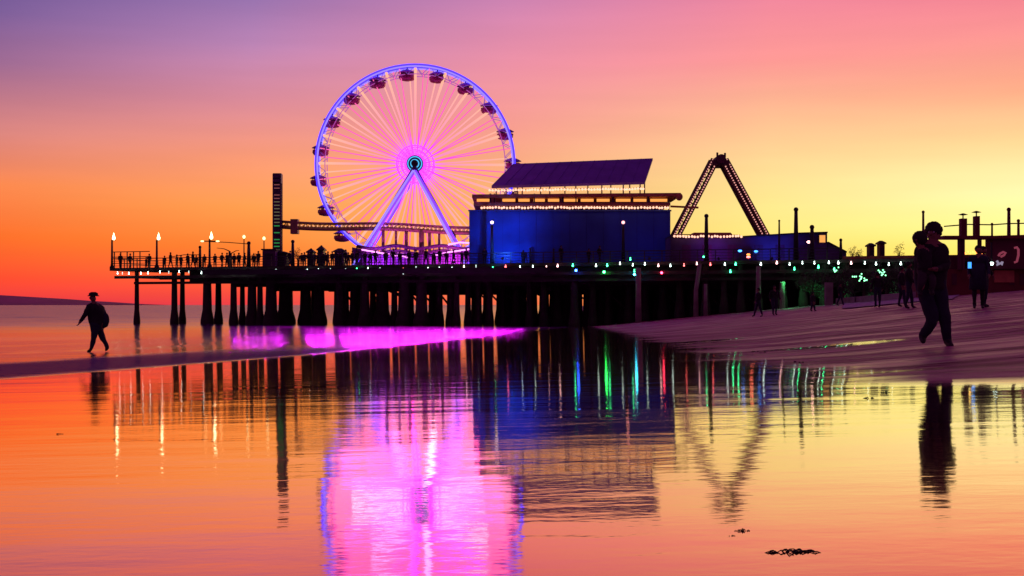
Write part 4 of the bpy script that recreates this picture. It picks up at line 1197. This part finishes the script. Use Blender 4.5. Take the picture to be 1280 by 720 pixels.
m=MB(); m.box(c.x-.05,c.x+.05,c.y-.006,c.y-.002,c.z-.088,c.z+.088); m.build('screen',G['phone'],ph)
far_person(1229,384,'person half hidden behind the one with the glowing phone',.05,(.6,-1,0),1.05,wide=1.0)
far_person(1097,384,'person standing before the green shrubs left of the small child',.06,(0,1,0),1.0,wide=1.15)
far_person(1127,383.5,'person walking right behind the small child, left one of two',.10,(1,0,0),1.02)
far_person(1136,386,'person walking just behind the carrying adult, right one of two',-.14,(1,-.2,0),1.05)
far_person(1050,382,'person walking beside the pale grey cabinet',.25,(1,-.3,0),1.0)
far_person(948,396,'person walking below the pier, left one of the pair',.22,(-1,-.2,0),.98)
far_person(968,394,'person standing below the pier, right one of the pair',.08,(.3,-1,0),1.0,wide=1.3)
far_person(1016,389,'person bent low beside the pier shadow left of the cabinet',.15,(1,0,0),.62,wide=1.5)

# --- crowd on the pier deck
protos=[]
for i,(st_,fd_,hh_) in enumerate(((.05,(0,-1,0),1.0),(.2,(1,-.1,0),1.05),(.1,(-.6,-1,0),.93),(.0,(.3,-1,0),1.02))):
    J,hc=generic(st_,.15,hh_,fd_,1.1)
    for k_ in list(J): J[k_]=(J[k_][0],tuple(r*1.12 for r in J[k_][1]) if isinstance(J[k_][1],tuple) else J[k_][1]*1.12)
    o=person_from(J,body_edges(),'dark silhouetted visitor among the crowd standing along the pier rail',[M['black_cloth'],M['skin'],M['navy_cloth'],M['shoe']],'visitors along the pier rail',loc=(0,0,0),fingers=False,sub=1)
    hairball(o,hc,.11,.11,.03,(0,.02,.03)); protos.append(o)
xsP=[150,164,182,188,207,213,220,227,234,241,246,256,270,276,283,293,299,306,316,323,352,361,376,381,386,393,398,402,407,411,415,421,426,431,436,441,447,456,463,470,482,491,500,512,521,533,541,550,558,567,576,583,606,640,655,700,735,750]
used=set()
for i,x in enumerate(xsP):
    k=i%4; p=front(x+random.uniform(-1.5,1.5),random.uniform(.9,6)); 
    o=protos[k] if k not in used else copy_tree(protos[k]); used.add(k)
    o.location=p; o.rotation_euler=(0,0,random.uniform(-.8,.8)); s_=random.uniform(.92,1.1); o.scale=(s_,s_,s_)

# ------------------------------------------------------------------ debris on the sand
def debris(x,y,w,h,label,name='seaweed',cat='seaweed',n=9):
    c=hit(x,y); t=MB(); k=c.y/F
    for i in range(n):
        a=random.uniform(-1,1); xx=c.x+a*w*k*.5; yy=c.y+random.uniform(-.4,.4)*w*k*.35
        z=ground(xx,yy); hh=h*k*random.uniform(.35,1)*(1-abs(a)*.7)
        L_=w*k*random.uniform(.15,.3); an=random.uniform(-.4,.4)
        pts=[(xx-L_/2*math.cos(an),yy-L_/2*math.sin(an)*.5,z-.001),(xx-L_*.15,yy,z+hh*.7),(xx+L_*.2,yy+.01,z+hh*.5),(xx+L_/2*math.cos(an),yy+L_/2*math.sin(an)*.5,z)]
        r=h*k*random.uniform(.06,.18); t.poly(pts,[r*.5,r,r,r*.4],6)
        if random.random()<.5: t.ball((xx+.3*L_,yy,z+hh*.4),r*1.5,r*1.5,r*1.2,7,5,.25)
    o=t.build(name,M['weed'],None,origin=c); tag(o,label,cat)
debris(990,692,62,6,'largest clump of dark seaweed in the foreground, long and thin',n=26)
debris(927,664,16,5,'small dark weed scrap up left of the large seaweed clump')
debris(914,671,10,3,'tiny weed scrap, lower one up left of the large seaweed clump',n=5)
debris(1107,491,10,4,'small dark scrap on the yellow wet sand left of the reflected adult',n=5)
debris(1086,498,12,4,'flat dark scrap left of centre on the yellow wet sand',n=6)
debris(955,441,10,3,'dark scrap on the shining strip of sand, right one of the pair',n=5)
debris(943,440,10,3,'dark scrap on the shining strip of sand, left one of the pair',n=5)
debris(993,453,8,3,'small scrap at the edge of the damp purple sand, left one',n=4)
debris(1001,453.5,8,3,'small scrap at the edge of the damp purple sand, right one',n=4)
debris(952,478,9,3,'tiny dark scrap at the upper edge of the yellow reflection',n=4)
debris(74,543,9,3,'tiny dark scrap on the orange wet sand at the left',n=5)

# ------------------------------------------------------------------ lamps
def flood(name,loc,target,col,power,size,label,spot=70,blend=.6,vis=True):
    loc=Vector(loc); target=Vector(target); d=(target-loc).normalized()
    t=empty('floodlight',loc,label,'floodlight','coloured floodlights fixed to the pier')
    m=MB(); m.tube(loc-d*.25,loc-d*.02,.10,.17,12); m.build('housing',M['dark'],t)
    l=bpy.data.lights.new('lamp','SPOT'); l.energy=power; l.color=col; l.spot_size=R(spot); l.spot_blend=blend; l.shadow_soft_size=size
    o=bpy.data.objects.new('lamp',l); C.objects.link(o); o.parent=t; o.location=(0,0,0)
    o.rotation_euler=d.to_track_quat('-Z','Y').to_euler()
    return t
def spotpx(x,y,D): return P(x,y,D)
def sw(x,y):
    return hit(x,y,lambda X,Y:max(ground(X,Y),seaz(X,Y)))
la=bpy.data.lights.new('wheel_glow_fill','AREA'); la.shape='DISK'; la.size=23.6; la.energy=950; la.color=(1,.0,1)  # disc lamp added to turn the wheel's reflection magenta; the wheel has no disc
lo=bpy.data.objects.new('added_disc_lamp',la); C.objects.link(lo); lo.parent=wheel; lo.location=(0,-.75,hub.z-ZD); lo.rotation_euler=(R(-90),0,0)
for k in range(18):      # added radial lamps that streak the wheel's reflection, apart from the spokes
    a_=2*math.pi*(k+.3)/18; L_=6.5+3.5*((k*7)%5)/5; la=bpy.data.lights.new('added_streak_lamp','AREA'); la.shape='RECTANGLE'; la.size=L_; la.size_y=.7
    la.color=((1,.30,.75),(1,0,.30),(.45,0,1),(1,.45,.6),(1,0,.6))[k%5]; la.energy=3.2*math.pi*L_*.7
    lo=bpy.data.objects.new('added_streak_lamp',la); C.objects.link(lo); lo.parent=wheel; rr_=1.5+L_/2
    lo.location=(rr_*math.sin(a_),-.80,hub.z-ZD+rr_*math.cos(a_))
    X_=Vector((math.sin(a_),0,math.cos(a_))); Z_=Vector((0,1,0)); Y_=Z_.cross(X_)
    lo.rotation_euler=Matrix((X_,Y_,Z_)).transposed().to_euler()
for xb_,lb_,pw_,cut_ in ((322,'faint added magenta fill light under the pier edge left of the ride tower',450,1.9),(380,'added magenta fill light under the pier edge nearest the ride tower',2000,2.0),(462,'added magenta fill light under the pier edge at the left foot of the big wheel',4200,2.0),(540,'added magenta fill light under the pier edge at the right foot of the big wheel',4200,2.2),(616,'added magenta fill light under the pier edge below the left end of the blue wall',3200,2.6)):
    bp=front(xb_,-1.2); bp.z=ZD-1.0
    fill_bar=empty('tower_or_added_light_bar',bp,lb_,'added fill light','added fill lights under the pier edge')  # bars and visors added to tint the swash magenta, not real pier fixtures
    dd=Vector((0,-math.cos(R(26.6)),-math.sin(R(26.6)))); xx_=Vector((1,0,0)); zz_=-dd; yy2=zz_.cross(xx_).normalized()
    rot=Matrix((xx_,yy2,zz_)).transposed()
    m=MB(); zc=bp.z-.015-2.4*math.tan(R(cut_)); m.box(bp.x-6,bp.x+6,bp.y-2.45,bp.y-2.40,zc,bp.z+.45); m.box(bp.x-6,bp.x+6,bp.y-2.39,bp.y+.5,bp.z+.37,bp.z+.45); m.build('added_visor',M['dark'],fill_bar)
    m=MB(); m.bar(bp-xx_*3.4-dd*.25,bp+xx_*3.4-dd*.25,.16,.30); m.bar(bp-dd*.25,bp+Vector((0,2.0,.4)),.10); m.build('housing',M['dark'],fill_bar)
    la=bpy.data.lights.new('added_bar_lamp','AREA'); la.shape='RECTANGLE'; la.size=6.8; la.size_y=.03; la.energy=pw_*.26; la.color=(.95,.01,1); la.spread=R(95)
    lo=bpy.data.objects.new('added_bar_lamp',la); C.objects.link(lo); lo.parent=fill_bar; lo.rotation_euler=rot.to_euler()
pl_=P(500,300,WD-7); pl_.z=ZD+1.2
flood('f',(hub.x-5,WD-7,ZD+.5),(hub.x-2,WD-3,ZD+1.2),(.6,.08,1),2600,.2,'violet floodlight on the deck aimed at the boarding platform, left one',120)
flood('f',(hub.x+5,WD-7,ZD+.5),(hub.x+3,WD-3,ZD+1.2),(1,.10,.8),2600,.2,'violet floodlight on the deck aimed at the boarding platform, right one',120)
flood('f',P(628,323,BD-5.5),P(632,300,BD),(.02,.14,1),2300,.3,'blue floodlight on the deck washing the left part of the blue wall',105,1)
flood('f',P(812,323,BD-5.5),P(815,285,BD),(.02,.10,1),80,.3,'dimmer blue floodlight washing the right end of the blue wall',125,1)
flood('f',P(965,323,LD-3),P(968,308,LD),(.03,.10,1),420,.3,'blue floodlight at the foot of the low building, right one',120,1)
flood('f',P(898,323,LD-3),P(893,308,LD),(.4,.05,.7),300,.3,'violet floodlight at the foot of the low building, left one',120,1)
for x,y,l,pw in ((985,334,'green floodlight on the pier edge left of the shrubs',900),(1040,333,'green floodlight on the pier edge above the shrubs',900),(1100,333,'green floodlight on the pier edge left of the child',700)):
    p=front(x,-1.0); a=P(x,y,p.y); flood('f',a,a+Vector((0,-.35*6,-6)),(.08,1,.25),pw,.2,l,140,1)
# coloured beacons whose long streaks show in the wet sand
for x,y,mt,l,r in ((720,338,glow('beacon_blue',(.02,.08,1),40),'deep blue round beacon on the pier edge below the hall',.16),(755,340,glow('beacon_green',(.03,1,.12),40),'green round beacon on the pier edge right of the blue one',.16),(793,343,glow('beacon_cyan',(.03,.5,1),40),'cyan round beacon on the pier edge right of the green one',.15),(827,341,glow('beacon_red',(1,.03,.08),26),'red round beacon on the pier edge below the hall end',.15)):
    p=front(x,-.5); q=P(x,y,p.y); t=empty('beacon',q,l,'beacon','round beacons on the pier edge')
    m=MB(); m.ball(q,r*.8,nu=10,nv=7); m.build('lens',mt,t)
    m=MB(); m.bar(q+Vector((0,.15,.0)),(q.x,q.y+.4,q.z+.1),.08); m.build('bracket',M['dark'],t)

sun=bpy.data.lights.new('sun','SUN'); sun.energy=.35; sun.angle=R(4); sun.color=(1,.5,.2)
so=bpy.data.objects.new('sun',sun); C.objects.link(so)
SAZ=R(27); SEL=R(2.0)
sd=Vector((math.sin(SAZ)*math.cos(SEL),math.cos(SAZ)*math.cos(SEL),math.sin(SEL)))
so.rotation_euler=(-sd).to_track_quat('-Z','Y').to_euler(); so.location=(60,60,40)

# ------------------------------------------------------------------ sky
w=bpy.data.worlds.new('World'); sc.world=w; w.use_nodes=True
nt=w.node_tree; N=nt.nodes; L=nt.links; bg=N['Background']
tc=N.new('ShaderNodeTexCoord'); sp=N.new('ShaderNodeSeparateXYZ'); L.new(tc.outputs['Generated'],sp.inputs[0])
def mth(op,a,b=None,clamp=False):
    n=N.new('ShaderNodeMath'); n.operation=op; n.use_clamp=clamp
    for i,v in enumerate((a,b)):
        if v is None: continue
        if isinstance(v,(int,float)): n.inputs[i].default_value=v
        else: L.new(v,n.inputs[i])
    return n.outputs[0]
hyp=mth('SQRT',mth('ADD',mth('MULTIPLY',sp.outputs[0],sp.outputs[0]),mth('MULTIPLY',sp.outputs[1],sp.outputs[1])))
el=mth('MULTIPLY',mth('DIVIDE',sp.outputs[2],mth('MAXIMUM',hyp,.001)),1600/1000.0)   # 1 unit = 1000 px above the horizon
az=mth('ARCTAN2',sp.outputs[0],sp.outputs[1])
cols=[(-.38,[(0,(214,52,70)),(6,(235,60,62)),(30,(252,74,48)),(80,(255,112,42)),(140,(252,136,78)),(200,(222,134,128)),(281,(160,106,148)),(340,(124,92,152)),(400,(92,74,140)),(560,(56,44,112)),(900,(34,24,74))]),
 (-.20,[(0,(240,62,72)),(20,(255,84,62)),(70,(255,130,48)),(120,(255,158,78)),(180,(255,156,118)),(250,(226,142,158)),(320,(186,130,180)),(381,(146,110,172)),(560,(76,54,124)),(900,(38,26,78))]),
 (0,[(0,(255,110,78)),(40,(255,150,80)),(90,(255,178,96)),(150,(255,180,122)),(220,(252,160,146)),(300,(238,144,166)),(381,(206,130,178)),(560,(110,66,130)),(900,(44,28,84))]),
 (.20,[(0,(255,170,60)),(50,(255,220,100)),(110,(255,238,142)),(160,(255,224,150)),(230,(255,190,146)),(300,(255,152,150)),(381,(240,132,158)),(560,(130,66,120)),(900,(46,26,80))]),
 (.38,[(0,(255,186,40)),(45,(255,228,72)),(90,(255,252,150)),(130,(255,246,176)),(190,(255,214,150)),(250,(255,172,138)),(320,(248,144,146)),(381,(238,120,146)),(560,(130,60,110)),(900,(46,26,80))])]
prev=None
for i,(a0,stops) in enumerate(cols):
    r=N.new('ShaderNodeValToRGB'); L.new(el,r.inputs[0]); e=r.color_ramp.elements
    r.color_ramp.interpolation='EASE' if False else 'LINEAR'
    e[0].position=stops[0][0]/1000; e[0].color=lin(stops[0][1]); e[1].position=stops[-1][0]/1000; e[1].color=lin(stops[-1][1])
    for p_,c_ in stops[1:-1]: q=e.new(p_/1000); q.color=lin(c_)
    if prev is None: prev=r.outputs[0]
    else:
        mr=N.new('ShaderNodeMapRange'); mr.inputs['From Min'].default_value=cols[i-1][0]; mr.inputs['From Max'].default_value=a0; L.new(az,mr.inputs['Value'])
        mx=N.new('ShaderNodeMix'); mx.data_type='RGBA'; L.new(mr.outputs[0],mx.inputs[0]); L.new(prev,mx.inputs[6]); L.new(r.outputs[0],mx.inputs[7]); prev=mx.outputs[2]
# the sky opposite the sunset is already dim
mr=N.new('ShaderNodeMapRange'); mr.interpolation_type='SMOOTHSTEP'; mr.inputs['From Min'].default_value=.45; mr.inputs['From Max'].default_value=1.5; L.new(mth('ABSOLUTE',az),mr.inputs['Value'])
mx=N.new('ShaderNodeMix'); mx.data_type='RGBA'; L.new(mr.outputs[0],mx.inputs[0]); L.new(prev,mx.inputs[6]); mx.inputs[7].default_value=(.13,.020,.11,1); prev=mx.outputs[2]
mpn=N.new('ShaderNodeMapping'); mpn.inputs['Scale'].default_value=(1.2,1.2,14); L.new(tc.outputs['Generated'],mpn.inputs['Vector'])
nz=N.new('ShaderNodeTexNoise'); nz.inputs['Scale'].default_value=2.2; nz.inputs['Detail'].default_value=5; L.new(mpn.outputs[0],nz.inputs['Vector'])
nm=N.new('ShaderNodeMapRange'); nm.inputs['From Min'].default_value=.3; nm.inputs['From Max'].default_value=.7; nm.inputs['To Min'].default_value=.93; nm.inputs['To Max'].default_value=1.05; L.new(nz.outputs['Fac'],nm.inputs['Value'])
vm=N.new('ShaderNodeVectorMath'); vm.operation='SCALE'; L.new(prev,vm.inputs[0]); L.new(nm.outputs[0],vm.inputs['Scale']); prev=vm.outputs[0]
ns=N.new('ShaderNodeTexSky'); ns.sky_type='NISHITA'; ns.sun_disc=False; ns.sun_elevation=SEL; ns.sun_rotation=SAZ
sc_=N.new('ShaderNodeMix'); sc_.data_type='RGBA'; sc_.blend_type='ADD'; sc_.inputs[0].default_value=.005; L.new(prev,sc_.inputs[6]); L.new(ns.outputs[0],sc_.inputs[7])
L.new(sc_.outputs[2],bg.inputs['Color']); bg.inputs['Strength'].default_value=1

# ------------------------------------------------------------------ camera
cam=bpy.data.cameras.new('camera'); co=bpy.data.objects.new('camera',cam); C.objects.link(co)
co.location=(0,0,H); co.rotation_euler=(R(90),0,0); cam.lens=45; cam.sensor_width=36; cam.shift_y=21/1280
cam.clip_start=.05; cam.clip_end=40000
sc.camera=co
sc.view_settings.view_transform='Standard'; sc.view_settings.look='None'; sc.view_settings.exposure=0; sc.view_settings.gamma=1
sc.cycles.use_denoising=True
sc.cycles.max_bounces=6; sc.cycles.diffuse_bounces=2; sc.cycles.glossy_bounces=4; sc.cycles.sample_clamp_indirect=6; sc.cycles.sample_clamp_direct=0
